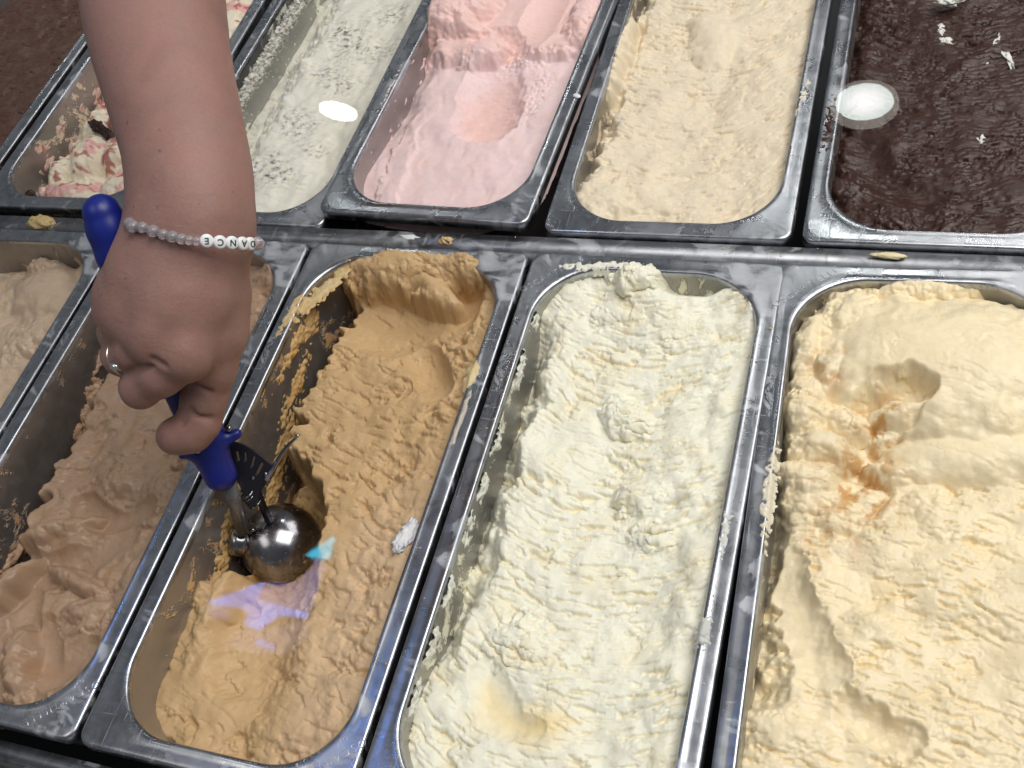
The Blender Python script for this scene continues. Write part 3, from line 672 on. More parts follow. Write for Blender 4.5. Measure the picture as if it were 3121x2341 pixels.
# back of the hand
palm = SDF(lo, hi, HS)
MC = {'index': [(640, 720, .580, 15.5), (615, 900, .577, 14.5), (566, 1085, .577, 13.0)],
      'middle': [(590, 720, .578, 16), (545, 880, .573, 14.5), (470, 1035, .576, 12.8)],
      'ring': [(540, 720, .580, 16), (480, 850, .577, 14.5), (392, 972, .583, 12.2)],
      'pinky': [(490, 730, .584, 15), (432, 810, .582, 13.5), (364, 900, .589, 11.6)]}
for v in MC.values(): chain(palm, v, 0.014)
for a_, b_2 in (('index', 'middle'), ('middle', 'ring'), ('ring', 'pinky')):
    a_, b_2 = MC[a_][-1], MC[b_2][-1]; palm.cone(J(a_[0] + 6, a_[1] - 12, a_[2] + .001), J(b_2[0] + 6, b_2[1] - 12, b_2[2] + .001), a_[3] * 0.9 * mm, b_2[3] * 0.9 * mm, 0.010)
chain(palm, [(660, 730, .590, 14.2), (672, 900, .594, 13.6), (664, 1010, .597, 13.6), (642, 1120, .603, 13.2)], 0.012)      # thumb side
chain(palm, [(600, 900, .600, 13), (520, 1000, .602, 11)], 0.012)
chain(palm, [(560, 800, .576, 14), (520, 950, .573, 12.5), (500, 1010, .5735, 11.5)], 0.014); chain(palm, [(470, 800, .580, 13.5), (420, 905, .580, 12)], 0.014)
for x, y, d, r in ((560, 1096, .5700, 6.0), (352, 895, .5860, 5.0), (330, 960, .588, 4.5)): palm.cone(J(x, y, d), J(x + 8, y - 14, d), r * mm, r * mm, 0.012)   # knuckles
for x0_, y0_, d0_, x1_, y1_, d1_ in ((612, 800, .5628, 566, 1060, .5628), (560, 800, .5600, 478, 1010, .5622), (500, 800, .5645, 404, 950, .5700)): palm.cone(J(x0_, y0_, d0_ + .0036), J(x1_, y1_, d1_ + .0036), 3.4 * mm, 4.6 * mm, 0.008)   # tendons
arm.merge(palm, 0.014)
fingers = [
    [(566, 1085, .577, 13.0), (492, 1142, .582, 11.6), (428, 1186, .592, 10.4), (420, 1180, .608, 9.8), (470, 1170, .636, 9.2), (540, 1165, .647, 8.2)],
    [(470, 1035, .576, 12.8), (418, 1072, .584, 11.0), (372, 1090, .597, 9.8), (362, 1082, .612, 9.4), (410, 1070, .640, 8.8), (480, 1060, .645, 8)],
    [(392, 972, .583, 12.2), (372, 1005, .592, 10.4), (356, 1022, .602, 9.3), (350, 1012, .616, 9), (390, 990, .634, 8.4), (450, 980, .638, 7.6)],
    [(364, 900, .589, 11.6), (352, 935, .598, 9.4), (345, 950, .606, 8.6), (342, 940, .618, 8.2), (380, 920, .628, 7.6), (430, 905, .630, 7)]]
for f in fingers:
    F_ = SDF(lo, hi, HS); chain(F_, f, 0.0035); arm.merge(F_, 0.0022)
T_ = SDF(lo, hi, HS)
chain(T_, [(642, 1120, .603, 13.4), (622, 1210, .610, 12.4), (606, 1285, .615, 12.0), (582, 1318, .616, 11.2), (542, 1328, .617, 10.2), (530, 1330, .619, 9.8)], 0.004)
arm.merge(T_, 0.006)
for x0_, y0_, d0_, x1_, y1_, d1_ in ((385, 1140, .5795, 470, 1108, .5680), (505, 1112, .5640, 470, 1092, .5635), (590, 1160, .592, 640, 1190, .596), (556, 1290, .6045, 585, 1250, .6000), (640, 1275, .6040, 600, 1262, .6025)):
    arm.cone(J(x0_, y0_, d0_), J(x1_, y1_, d1_), 0.9 * mm, 0.8 * mm, 0.004, sub=True)
V, F = arm.surface()
# fine creases over the joints
person = thing('person', 'bare forearm reaching down over the pans, its fist closed round the blue scoop handle', 'person', tuple(at(560, 900, .59)))
off = np.array(person.location)
body = new_mesh('arm', (V - off), F, m_skin, person)
sm = body.modifiers.new('smooth', 'SMOOTH'); sm.factor = 0.5; sm.iterations = 3
# thumb nail
m_nail, t_, b_ = nt('nail'); b_.inputs['Base Color'].default_value = (0.40, 0.21, 0.18, 1); b_.inputs['Roughness'].default_value = 0.28

M_ROD, t_, b_ = nt('rod_steel'); b_.inputs['Metallic'].default_value = 0.35; b_.inputs['Specular IOR Level'].default_value = 0.9
t_.links.new(ramp(t_, tex(t_, 120, 4, 0.6), [(0.3, (0.10, 0.10, 0.11)), (0.7, (0.19, 0.19, 0.20))]), b_.inputs['Base Color']); t_.links.new(ramp(t_, tex(t_, 90, 4, 0.6), [(0.3, g(0.2)), (0.7, g(0.38))]), b_.inputs['Roughness'])
# ------------------------------------------------------------------ the scoop
m_blue, t_, b_ = nt('blue_plastic')
t_.links.new(ramp(t_, tex(t_, 60, 3), [(0.3, (0.003, 0.010, 0.15)), (0.7, (0.005, 0.016, 0.21))]), b_.inputs['Base Color']); b_.inputs['Roughness'].default_value = 0.38
bump(t_, b_, tex(t_, 1200, 2), 0.00005, 0.5)
m_black, t_, b_ = nt('dark_gear'); b_.inputs['Base Color'].default_value = (0.02, 0.02, 0.03, 1); b_.inputs['Roughness'].default_value = 0.35; b_.inputs['Metallic'].default_value = 0.6
scoop = thing('ice_cream_scoop', 'blue handled steel scoop gripped in the fist, bowl down in the caramel ice cream', 'scoop', tuple(at(660, 1400, .645)))
so = np.array(scoop.location)
def rel(p): return np.array(p) - so
def Hp(t): return at(312 + (668 - 312) * t, 650 + (1440 - 650) * t, .588 + (.652 - .588) * t)
hb = SDF([0.22, -0.29, -0.02], [0.48, 0.12, 0.30], 0.0011)
for a, b, ra, rb in ((0, .06, 10.5, 12.2), (.06, .16, 12.2, 13.2), (.16, .35, 13.2, 11.6), (.35, .8, 11.4, 10.4), (.8, .93, 10.4, 10.6), (.93, 1.01, 10.6, 10.0)): hb.cone(Hp(a), Hp(b), ra * mm, rb * mm, 0.002)
hb.cone(at(655, 1372, .645), at(590, 1378, .643), 6.5 * mm, 4.2 * mm, 0.004); hb.cone(at(590, 1378, .643), at(557, 1388, .643), 4.2 * mm, 2.6 * mm, 0.003)
hb.cone(at(650, 1320, .642), at(663, 1290, .641), 8 * mm, 3.2 * mm, 0.004); hb.cone(at(672, 1345, .644), at(722, 1322, .644), 5.0 * mm, 3.2 * mm, 0.004)
hb.cone(at(601, 1376, .60), at(603, 1374, .67), 1.9 * mm, 1.9 * mm, 0.0008, sub=True)
V, F = hb.surface(); o = new_mesh('handle', V - so, F, m_blue, scoop); sm = o.modifiers.new('smooth', 'SMOOTH'); sm.iterations = 4
tube('shaft', [rel(at(690, 1450, .652)), rel(at(716, 1530, .668)), rel(at(742, 1622, .680))], 4.4 * mm, M_ROD, scoop, 20)
tube('lever_rod', [rel(at(768, 1450, .668)), rel(at(792, 1520, .674)), rel(at(820, 1590, .684))], 2.4 * mm, m_black, scoop, 14)
# toothed fan plate: outline with slots, extruded
def plate(name, outer, holes, depth_at, th, mat, parent):
    cu = bpy.data.curves.new(name, 'CURVE'); cu.dimensions = '2D'; cu.fill_mode = 'BOTH'; cu.extrude = th / 2; cu.bevel_depth = 0.0003; cu.bevel_resolution = 1
    cx, cy = 760, 1440; k = depth_at / FPX
    for pts in [outer] + holes:
        sp = cu.splines.new('POLY'); sp.points.add(len(pts) - 1); sp.use_cyclic_u = True
        for q, (x, y) in zip(sp.points, pts): q.co = ((x - cx) * k, -(y - cy) * k, 0, 1)
    tmp = bpy.data.objects.new('tmp_plate', cu); COL.objects.link(tmp); bpy.context.view_layer.update()
    me = bpy.data.meshes.new_from_object(tmp.evaluated_get(bpy.context.evaluated_depsgraph_get())); bpy.data.objects.remove(tmp)
    me.materials.clear(); me.materials.append(mat); o = bpy.data.objects.new(name, me); COL.objects.link(o); o.parent = parent
    o.location = rel(at(cx, cy, depth_at)); o.rotation_euler = Euler(EUL); return o
def slot(x, y, ang, L, w):
    c, q = math.cos(R(ang)), math.sin(R(ang)); P = []
    for t in range(16):
        a = 2 * math.pi * t / 16; e = (L / 2 - w / 2) * (1 if math.cos(a) > 0 else -1); lx, ly = e + w / 2 * math.cos(a), w / 2 * math.sin(a); P.append((x + c * lx - q * ly, y + q * lx + c * ly))
    return P
outer = [(700, 1345), (722, 1348), (745, 1356), (772, 1371), (802, 1394), (833, 1423), (826, 1445), (812, 1468), (796, 1492), (783, 1530), (770, 1545), (755, 1532), (738, 1490), (718, 1450), (705, 1400)]
plate('fan_plate', outer, [slot(726, 1390, 78, 34, 11), slot(749, 1392, 84, 30, 10), slot(772, 1407, 104, 38, 12), slot(792, 1428, 116, 44, 14)], .668, 0.0022, m_black, scoop)
tube('thumb_wire', [rel(p) for p in spline([at(814, 1462, .655), at(832, 1432, .652), at(850, 1400, .649), at(872, 1366, .646), at(912, 1324, .643)], 16)], np.r_[np.linspace(2.0, 1.5, 10), np.linspace(1.5, 0.7, 6)] * mm, M_CHROME, scoop, 12)
ball('rivet', rel(at(698, 1306, .640)), 2.2 * mm, M_CHROME, scoop); ball('rivet', rel(at(811, 1446, .664)), 1.6 * mm, M_CHROME, scoop)
a, b = at(748, 1498, .668), at(778, 1534, .674); hel = []
ax = (b - a) / np.linalg.norm(b - a); n1 = np.cross(ax, [0, 0, 1.0]); n1 /= np.linalg.norm(n1); n2 = np.cross(ax, n1)
for i in range(97):
    th = 2 * np.pi * 5 * i / 96; hel.append(rel(a + (b - a) * i / 96 + 4.2 * mm * (np.cos(th) * n1 + np.sin(th) * n2)))
tube('spring', hel, 0.75 * mm, M_CHROME, scoop, 8)
def residue(name, col, lo_):
    m = M_CHROME.copy(); m.name = name; t = m.node_tree; b = t.nodes['Principled BSDF']
    k = ramp(t, tex(t, 55, 7, 0.66, dist=1.0), [(lo_, g(0.0)), (lo_ + 0.03, g(1.0))])
    for inp, v in (('Base Color', col), ('Metallic', g(0.0)), ('Roughness', g(0.5))):
        old = b.inputs[inp].links[0].from_socket; t.links.new(mixc(t, k, old, v), b.inputs[inp])
    return m
M_BOWL = residue('bowl_steel', (0.58, 0.40, 0.20), 0.61)
BC = at(857, 1653, .700); view = (CAM - BC) / np.linalg.norm(CAM - BC); bax = view * 0.86 + np.array([-0.10, 0.35, 0.35]); bax /= np.linalg.norm(bax)
RB = 26.0
prof = [(RB * math.sin(R(t)), 0.86 * RB * math.cos(R(t))) for t in np.linspace(1.5, 96, 30)]
prof += [(RB + 0.5, -3.0), (RB + 0.5, -4.2), (RB - 0.8, -4.4)] + [((RB - 1.2) * math.sin(R(t)), 0.86 * (RB - 1.2) * math.cos(R(t))) for t in np.linspace(98, 2, 24)]
lathe('bowl', [(r * mm, z * mm) for r, z in prof], rel(BC), bax, M_BOWL, scoop, 56)
pv = at(738, 1652, .690); pdir = BC - pv; pdir /= np.linalg.norm(pdir)
lathe('pivot_housing', [(r * mm, z * mm) for r, z in ((1, -9), (6, -8.6), (8.2, -7), (9.2, -4), (9.4, 0), (9.0, 3.2), (8.2, 3.4), (8.2, 4.2), (9.0, 4.4), (9.0, 5.6), (8.2, 5.8), (8.2, 6.6), (9.2, 6.8), (9.2, 8.2), (7.5, 8.6), (7.5, 14), (3, 14.5))], rel(pv), pdir, M_BOWL, scoop, 36)
ball('pivot_screw', rel(pv + view * 0.0088 + np.array([0.002, -0.001, -0.004])), 2.6 * mm, M_CHROME, scoop, (1, 1, 0.5), Vector(view).to_track_quat('Z', 'Y').to_matrix())
tube('sweep_band', [rel(BC + (RB + 0.5) * mm * (math.cos(R(t)) * pdir * -1 + math.sin(R(t)) * (bax - pdir * (bax @ pdir)) / np.linalg.norm(bax - pdir * (bax @ pdir)))) for t in np.linspace(-4, 40, 12)], 1.3 * mm, M_CHROME, scoop, 10)

# ------------------------------------------------------------------ bracelet and ring
m_bead, t_, b_ = nt('clear_lilac_bead'); b_.inputs['Base Color'].default_value = (0.98, 0.90, 0.97, 1); b_.inputs['Roughness'].default_value = 0.05; b_.inputs['Transmission Weight'].default_value = 0.78; b_.inputs['IOR'].default_value = 1.45
m_white, t_, b_ = nt('white_bead'); b_.inputs['Base Color'].default_value = (0.80, 0.82, 0.83, 1); b_.inputs['Roughness'].default_value = 0.25
m_ink, t_, b_ = nt('black_print'); b_.inputs['Base Color'].default_value = (0.012, 0.02, 0.025, 1); b_.inputs['Roughness'].default_value = 0.4
m_cord, t_, b_ = nt('elastic_cord'); b_.inputs['Base Color'].default_value = (0.7, 0.66, 0.68, 1)
br = thing('bracelet', 'stretch bracelet of clear lilac beads and five white letter beads round the wrist', 'bracelet', tuple(at(590, 730, .56)))
bo = np.array(br.location)
path = [(396, 682, .562), (410, 668, .585), (404, 690, .556), (434, 693, .5535), (466, 704, .5510), (497, 714, .5495), (525, 721, .5485), (553, 728, .5480), (577, 732, .5475), (600, 735, .5470)]
sizes = [7.4, 6.6, 7.2, 6.4, 7.0, 6.0, 6.8, 6.2, 5.6, 5.2]
for (x, y, d), dia in zip(path, sizes):
    ball('bead', at(x, y, d) - bo, dia / 2 * mm, m_bead, br, (1.0, 0.95, 0.88), None, 18, 12)
for x, y, d in ((785, 738, .566), (790, 742, .578), (786, 744, .592)): ball('bead', at(x, y, d) - bo, 2.9 * mm, m_bead, br, seg=16, rings=10)
wc = at(590, 722, .578)
for ch, x, y, d, tip in (('E', 630, 734, .5470, 0.06), ('C', 670, 738, .5485, 0.25), ('N', 706, 740, .5515, 0.48), ('A', 738, 742, .5565, 0.72), ('D', 762, 743, .5635, 0.98)):
    c = at(x, y, d); side = ROT @ np.array([1.0, 0, 0]); nrm = (CAM - c) / np.linalg.norm(CAM - c)
    n = nrm * math.cos(tip) + side * math.sin(tip); n /= np.linalg.norm(n)
    up = ROT @ np.array([0.05, -1.0, 0]); up = up - n * (up @ n); up /= np.linalg.norm(up); rt = np.cross(up, n)
    M = Matrix(((rt[0], up[0], n[0]), (rt[1], up[1], n[1]), (rt[2], up[2], n[2])))
    bead = lathe('letter_bead', [(r * mm, z * mm) for r, z in ((0.6, -2.0), (2.4, -1.9), (3.2, -1.3), (3.5, -0.3), (3.5, 0.4), (3.25, 1.3), (2.7, 1.75), (1.4, 1.85), (0.3, 1.86))], c - bo, n, m_white, br, 28)
    cu = bpy.data.curves.new('letter', 'FONT'); cu.body = ch; cu.size = 4.6 * mm; cu.extrude = 0.00012; cu.offset = 0.00006; cu.align_x = 'CENTER'; cu.align_y = 'CENTER'
    tmp = bpy.data.objects.new('tmp_letter', cu); COL.objects.link(tmp); bpy.context.view_layer.update()
    me = bpy.data.meshes.new_from_object(tmp.evaluated_get(bpy.context.evaluated_depsgraph_get())); bpy.data.objects.remove(tmp); me.materials.clear(); me.materials.append(m_ink)
    me.transform(Matrix.Translation(Vector(c - bo + n * 1.93 * mm)) @ M.to_4x4())
    o = bpy.data.objects.new('letter', me); COL.objects.link(o); o.parent = bead
tube('cord', [p - bo for p in spline([at(x, y, d) for x, y, d in path[2:]] + [at(x, y, d) for x, y, d in ((630, 734, .548), (670, 738, .549), (706, 740, .552), (738, 742, .557), (762, 743, .565), (786, 742, .578), (780, 738, .60), (690, 715, .612), (560, 690, .612), (450, 675, .602), (408, 672, .585))], 60)], 0.4 * mm, m_cord, br, 8)
m_silver, t_, b_ = nt('silver'); b_.inputs['Metallic'].default_value = 1; b_.inputs['Base Color'].default_value = (0.75, 0.72, 0.68, 1); b_.inputs['Roughness'].default_value = 0.15
rg = thing('ring', 'thin silver ring with a polished stone on a finger of the fist', 'ring', tuple(at(372, 1088, .598)))
ro = np.array(rg.location)
c0 = at(384, 1085, .5945); axd = at(372, 1090, .597) - at(418, 1072, .584); axd /= np.linalg.norm(axd)
e1 = np.cross(axd, view); e1 /= np.linalg.norm(e1); e2 = np.cross(axd, e1)
tube('band', [c0 - ro + 10.55 * mm * (math.cos(t) * e1 + math.sin(t) * e2) for t in np.linspace(0, 2 * math.pi, 49)], 0.75 * mm, m_silver, rg, 10, caps=False)
st_ = at(352, 1118, .5850); ball('stone', st_ - ro, 3.1 * mm, m_silver, rg, (1.1, 0.85, 0.85))
ball('stone_setting', at(367, 1123, .5852) - ro, 1.5 * mm, m_silver, rg)
#PART3
# ------------------------------------------------------------------ smears, crumbs and drips
def wall_u(z): return np.interp(-z, [4, 8, 20, 35, 60, 95], [12.35, 12.5, 13.0, 13.6, 14.6, 16.0])
def patch(name, ice, key, A, B, pos, t, col, mat, lat=0.0):
    ny, nx = A.shape; P = pos(A, B, t).reshape(-1, 3); idx = np.arange(ny * nx).reshape(ny, nx)
    F = np.stack([idx[:-1, :-1], idx[:-1, 1:], idx[1:, 1:], idx[1:, :-1]], -1)
    k = np.maximum.reduce([t[:-1, :-1], t[:-1, 1:], t[1:, 1:], t[1:, :-1]]) > -0.12
    F = F[k]; used = np.unique(F); mp = np.full(ny * nx, -1); mp[used] = np.arange(len(used))
    me = bpy.data.meshes.new(name); fast_mesh(me, P[used] * mm, mp[F]); me.polygons.foreach_set('use_smooth', np.ones(len(F), bool))
    C = col(A, B, t) if callable(col) else np.broadcast_to(np.array(col), A.shape + (3,))
    C4 = np.concatenate([C.reshape(-1, 3)[used], np.ones((len(used), 1))], 1).astype(np.float32)
    ca = me.color_attributes.new('Col', 'FLOAT_COLOR', 'POINT'); ca.data.foreach_set('color', C4.ravel())
    me.materials.append(mat); o = bpy.data.objects.new(name, me); COL.objects.link(o); o.parent = ice
    return o
ICE = {}
for o_ in list(COL.objects):
    if o_.name.startswith('ice_cream') and o_.type == 'MESH' and o_.parent is None:
        for k_, p_e in pans.items():
            if (o_.location - p_e.location).length < 1e-6: ICE[k_] = o_
def wall_smear(key, f, col, mat, v0=45, v1=330, z0=-92, z1=-5, step=0.8):
    A, B = np.meshgrid(np.arange(v0, v1, step), np.arange(z0, z1, step)); t = f(A, B)
    patch('wall_smear', ICE[key], key, A, B, lambda a, b, t: np.stack([wall_u(b) + np.where(t > 0, t, t * 0.6 - 0.05), a + 0.3 * t, b + 0 * a], -1), t, col, mat)
def rim_smear(key, f, col, mat, u0, u1, v0, v1, step=0.6, z=0.0):
    A, B = np.meshgrid(np.arange(u0, u1, step), np.arange(v0, v1, step)); t = f(A, B)
    d = np.minimum(np.minimum(A, 165 - A), np.minimum(B, 366.5 - B)); zz = np.interp(d, [0, 8.2, 10.2, 11.2, 11.9, 12.3], [0, 0, .55, .25, -.7, -2.2])
    i, r = 11.5, 41.5; X = np.abs(A - 82.5) - (82.5 - i - r); Y = np.abs(B - 183.25) - (183.25 - i - r)
    din = -(np.hypot(np.maximum(X, 0), np.maximum(Y, 0)) + np.minimum(np.maximum(X, Y), 0) - r)
    zz = np.interp(din, [-6, -2.4, -1.2, -0.3, 0.5, 1.5], [0.05, 0.4, 0.6, 0.3, -0.7, -3.5])
    patch('rim_smear', ICE[key], key, A, B, lambda a, b, t: np.stack([a, b, zz + np.where(t > 0, t, t - 0.3)], -1), t, col, mat)
def ell(a, b, ca, cb, ra, rb, ang=0):
    c, q = math.cos(R(ang)), math.sin(R(ang)); x, y = a - ca, b - cb
    return 1 - np.sqrt(((c * x + q * y) / ra)**2 + ((-q * x + c * y) / rb)**2)
# cookie crust high on the left wall of its pan
wall_smear('B2', lambda v, z: np.where(1, 9 * np.clip(sst(-30 + 5 * fbm(v / 7, v * 0, 3, 5), -14, z) , 0, 1) * sst(95, 125, v + 6 * fbm(z / 5, v / 9, 2, 3)) + 3.0 * fbm(v / 4, z / 4, 4, 9, 0.6) - 2.2, 0),
           lambda v, z, t: tint(None, (0.72, 0.71, 0.66), (0.12, 0.11, 0.10), 0.85 * sst(0.12, 0.5, fbm(v / 2.2, z / 2.2, 4, 15, 0.6))), M_ICE, 90, 320, -46, -4)
# spikes of milky brown ice cream left on the bare wall
def spikes(v, z):
    t = np.full_like(v, -1.0)
    for cv, cz, rv, rz, a in ((226, -48, 30, 8, 14), (204, -66, 26, 7, 20), (246, -40, 12, 7, 0), (182, -74, 24, 8, 10), (165, -58, 10, 6, 30), (140, -66, 12, 5, 0), (118, -52, 16, 4, -20), (268, -30, 14, 3, 10), (232, -70, 20, 7, 8), (100, -76, 18, 8, 10)):
        t = np.maximum(t, ell(v + 5 * fbm(v / 9, z / 9, 3, 11), z + 3 * fbm(v / 8, z / 8, 3, 12), cv, cz, rv, rz, a))
    return 5.0 * t + 1.5 * fbm(v / 3.5, z / 3.5, 3, 13) - 0.3
wall_smear('F1', spikes, lambda v, z, t: tint(None, (0.58, 0.38, 0.25), (0.48, 0.25, 0.10), np.clip(0.7 * fbm(v / 8, z / 8, 2, 4), 0, 1)), M_ICE_SOFT)
# golden patches on the caramel pan's wall
def gold(v, z):
    t = np.full_like(v, -1.0)
    for cv, cz, rv, rz, a in ((262, -34, 34, 7, 4), (225, -50, 34, 10, 6), (190, -58, 26, 10, 0), (282, -14, 34, 5, 0), (160, -26, 24, 7, 10), (132, -38, 20, 8, 20), (96, -40, 40, 8, 0), (70, -50, 26, 12, 0), (308, -20, 22, 10, 0)):
        t = np.maximum(t, ell(v + 7 * fbm(v / 10, z / 7, 3, 21), z + 4 * fbm(v / 9, z / 6, 3, 22), cv, cz, rv, rz, a))
    return 2.6 * t + 1.3 * fbm(v / 4, z / 3, 4, 23) - 0.5
wall_smear('F2', gold, lambda v, z, t: tint(None, (0.66, 0.44, 0.20), (0.60, 0.34, 0.10), np.clip(fbm(v / 9, z / 9, 2, 4), 0, 1)), M_ICE_SOFT, 40, 335)
# white film under the rim of the lemon pan
wall_smear('F3', lambda v, z: 2.6 * sst(-18, -9, z + 5 * fbm(v / 14, v * 0, 3, 31)) * sst(0.1, -0.5, fbm(v / 26, v * 0 + 5, 2, 32) - 0.2) + 1.7 * fbm(v / 4, z / 3, 4, 33) - 1.5, (0.82, 0.82, 0.74), M_ICE, 40, 320, -40, -3)
wall_smear('B1', lambda v, z: 2.6 * fbm(v / 22, z / 10, 4, 41) - 1.25, lambda v, z, t: tint(None, (0.78, 0.60, 0.50), (0.55, 0.16, 0.13), np.clip(1.5 * fbm(v / 6, z / 6, 2, 4), 0, 1)), M_ICE_SOFT, 45, 220, -45, -4)
wall_smear('B3', lambda v, z: 1.9 * fbm(v / 12, z / 7, 4, 51) - 1.2, (0.82, 0.64, 0.68), M_ICE_SMOOTH, 40, 200, -40, -3)
# smears on rims
rim_smear('F2', lambda u, v: np.maximum(1.4 * ell(u + 2 * fbm(u / 6, v / 6, 3, 61), v + 3 * fbm(u / 6, v / 6, 3, 62), 23, 326, 6, 32, -28), 1.2 * ell(u + 2 * fbm(u / 5, v / 5, 3, 63), v, 8, 300, 4, 22, -6)) + 0.35 * fbm(u / 4, v / 4, 3, 64) - 0.25, lambda u, v, t: tint(None, (0.60, 0.43, 0.20), (0.66, 0.52, 0.30), sst(0, .6, t)), M_ICE_SOFT, 3, 60, 270, 360)
rim_smear('F2', lambda u, v: 2.2 * ell(u + 1.2 * fbm(u / 4, v / 4, 2, 65), v, 153, 264, 4.2, 11, 0) , (0.68, 0.55, 0.30), M_ICE_SOFT, 144, 163, 245, 285)
rim_smear('F2', lambda u, v: 1.5 * ell(u, v, 157, 228, 2.0, 28, 0) + 0.6 * fbm(u / 3, v / 6, 3, 66) - 0.35, (0.56, 0.50, 0.42), M_ICE_SOFT, 150, 164, 190, 262)
rim_smear('F3', lambda u, v: 2.4 * ell(u + 1.6 * fbm(u / 3, v / 3, 3, 67), v + 2 * fbm(u / 3, v / 3, 3, 68), 155, 120, 4.5, 9, 0) + 0.7 * fbm(u / 2, v / 2, 3, 69) - 0.2, (0.62, 0.63, 0.60), M_ICE, 146, 164, 100, 140)
rim_smear('F3', lambda u, v: 1.0 * ell(u, v, 157, 178, 3.0, 16, 0) + 0.7 * fbm(u / 3, v / 3, 3, 70) - 0.35, (0.70, 0.70, 0.66), M_ICE, 148, 164, 155, 205)
rim_smear('F3', lambda u, v: 1.6 * ell(u + 2 * fbm(u / 5, v / 5, 3, 71), v + 2 * fbm(u / 5, v / 5, 3, 72), 46, 357, 30, 4, 6) + 0.5 * fbm(u / 3, v / 3, 3, 73) - 0.3, (0.84, 0.83, 0.72), M_ICE, 14, 110, 346, 364)
rim_smear('F4', lambda u, v: 1.5 * ell(u + 2 * fbm(u / 5, v / 5, 3, 74), v, 11, 205, 3.5, 40, 0) + 0.7 * fbm(u / 3, v / 3, 3, 75) - 0.55, (0.80, 0.74, 0.60), M_ICE, 3, 18, 150, 260)
rim_smear('B5', lambda u, v: 1.4 * ell(u + 2 * fbm(u / 4, v / 5, 3, 76), v, 6, 105, 4.5, 36, 0) + 0.9 * fbm(u / 3, v / 4, 3, 77) - 0.6, C_CHOC, M_ICE_DARK, 1, 16, 40, 190)
rim_smear('B4', lambda u, v: 0.9 * ell(u, v, 157, 130, 5, 26, 0) + 0.7 * fbm(u / 4, v / 5, 3, 78) - 0.6, (0.74, 0.68, 0.56), M_ICE, 146, 164, 90, 260)
rim_smear('B3', lambda u, v: 1.0 * ell(u, v, 8, 130, 4, 60, 0) + 0.9 * fbm(u / 2, v / 2.5, 3, 79) - 0.85, (0.80, 0.70, 0.72), M_ICE, 1, 16, 60, 220)

def blob(name, p, r, sc, mat, col, label, cat, group=None, seed=0, rough=0.35, rot=0.0, parent=None):
    bm = bmesh.new(); bmesh.ops.create_icosphere(bm, subdivisions=4, radius=1.0)
    V = np.array([v.co[:] for v in bm.verts])
    d = 1 + rough * fbm(V[:, 0] * 1.6 + V[:, 2] * 1.1, V[:, 1] * 1.6 - V[:, 2] * 0.9, 4, seed, 0.6)
    V = V * d[:, None] * np.array(sc) * r; c, q = math.cos(rot), math.sin(rot)
    V = np.stack([c * V[:, 0] - q * V[:, 1], q * V[:, 0] + c * V[:, 1], V[:, 2]], 1)
    for v, co in zip(bm.verts, V): v.co = co
    me = bpy.data.meshes.new(name); bm.to_mesh(me); bm.free(); me.polygons.foreach_set('use_smooth', [True] * len(me.polygons))
    ca = me.color_attributes.new('Col', 'FLOAT_COLOR', 'POINT'); ca.data.foreach_set('color', np.tile(np.array([*col, 1.0], np.float32), (len(me.vertices), 1)).ravel())
    me.materials.append(mat); o = bpy.data.objects.new(name, me); COL.objects.link(o)
    if parent: o.parent = parent; o.location = Vector(p) - parent.location
    else:
        o.location = p; tag(o, label, cat, group)
    return o
K = 1.411
G1 = 'white flecks lying on the dark chocolate'
for i, (x, y, z, r, sc, a, lab) in enumerate((
    (2030, 66, -.014, .0060, (0.7, 1.2, 0.5), 0.3, 'larger white fleck, upper half of the pair nearest the beige pan, on dark chocolate'),
    (2042, 92, -.014, .0055, (1.0, 1.0, 0.5), 0.0, 'squarish white fleck just below the upper one of the pair on dark chocolate'),
    (2152, 92, -.014, .0070, (0.4, 1.5, 0.4), -0.35, 'long thin grey white fleck near the right edge on dark chocolate'),
    (2178, 130, -.014, .0075, (0.4, 1.5, 0.4), 0.35, 'long ragged white fleck at the far right of the dark chocolate'),
    (2133, 138, -.014, .0042, (0.6, 1.3, 0.5), -0.3, 'small white fleck between the two long ragged ones'),
    (2117, 305, -.014, .0042, (0.8, 1.1, 0.6), 0.1, 'lone white fleck low on the dark chocolate'),
    (2050, 1, -.006, .0075, (1.5, 0.7, 0.6), 0.1, 'white lump at the very top edge above the dark chocolate'))):
    blob('white_fleck', on(x * K, y * K, z), r * 0.72, sc, M_ICE, (0.80, 0.79, 0.74), lab, 'fleck', G1, 200 + i, 0.75, a)
for i, (x, y, z, r, sc, a, lab) in enumerate((
    (212, 275, -.016, .009, (1.4, 0.5, 0.5), -0.5, 'dark chocolate shard in the red and cream swirl ice cream'),
    (232, 288, -.018, .008, (1.2, 0.5, 0.5), -0.6, 'dark shard touching the forearm in the swirl ice cream'),
    (66, 421, -.022, .0036, (1.0, 1.0, 0.9), 0.0, 'small dark chip at the front rim of the swirl ice cream'))):
    blob('chocolate_shard', on(x * K, y * K, z), r, sc, M_ICE_DARK, (0.035, 0.014, 0.010), lab, 'chocolate', 'dark shards in the swirl ice cream', 230 + i, 0.5, a)
blob('beige_crumb', on(90 * K, 481 * K, -.002), .0075, (1.45, 0.7, 0.62), M_ICE_SOFT, (0.62, 0.46, 0.22), 'beige lump of ice cream dropped on the divider at the left', 'crumb', None, 250, 0.4, 0.0)
blob('beige_crumb', on(108 * K, 486 * K, -.003), .004, (1.3, 0.8, 0.6), M_ICE_SOFT, (0.60, 0.45, 0.24), 'small beige crumb beside the lump on the left divider', 'crumb', None, 251, 0.4, 0.0)
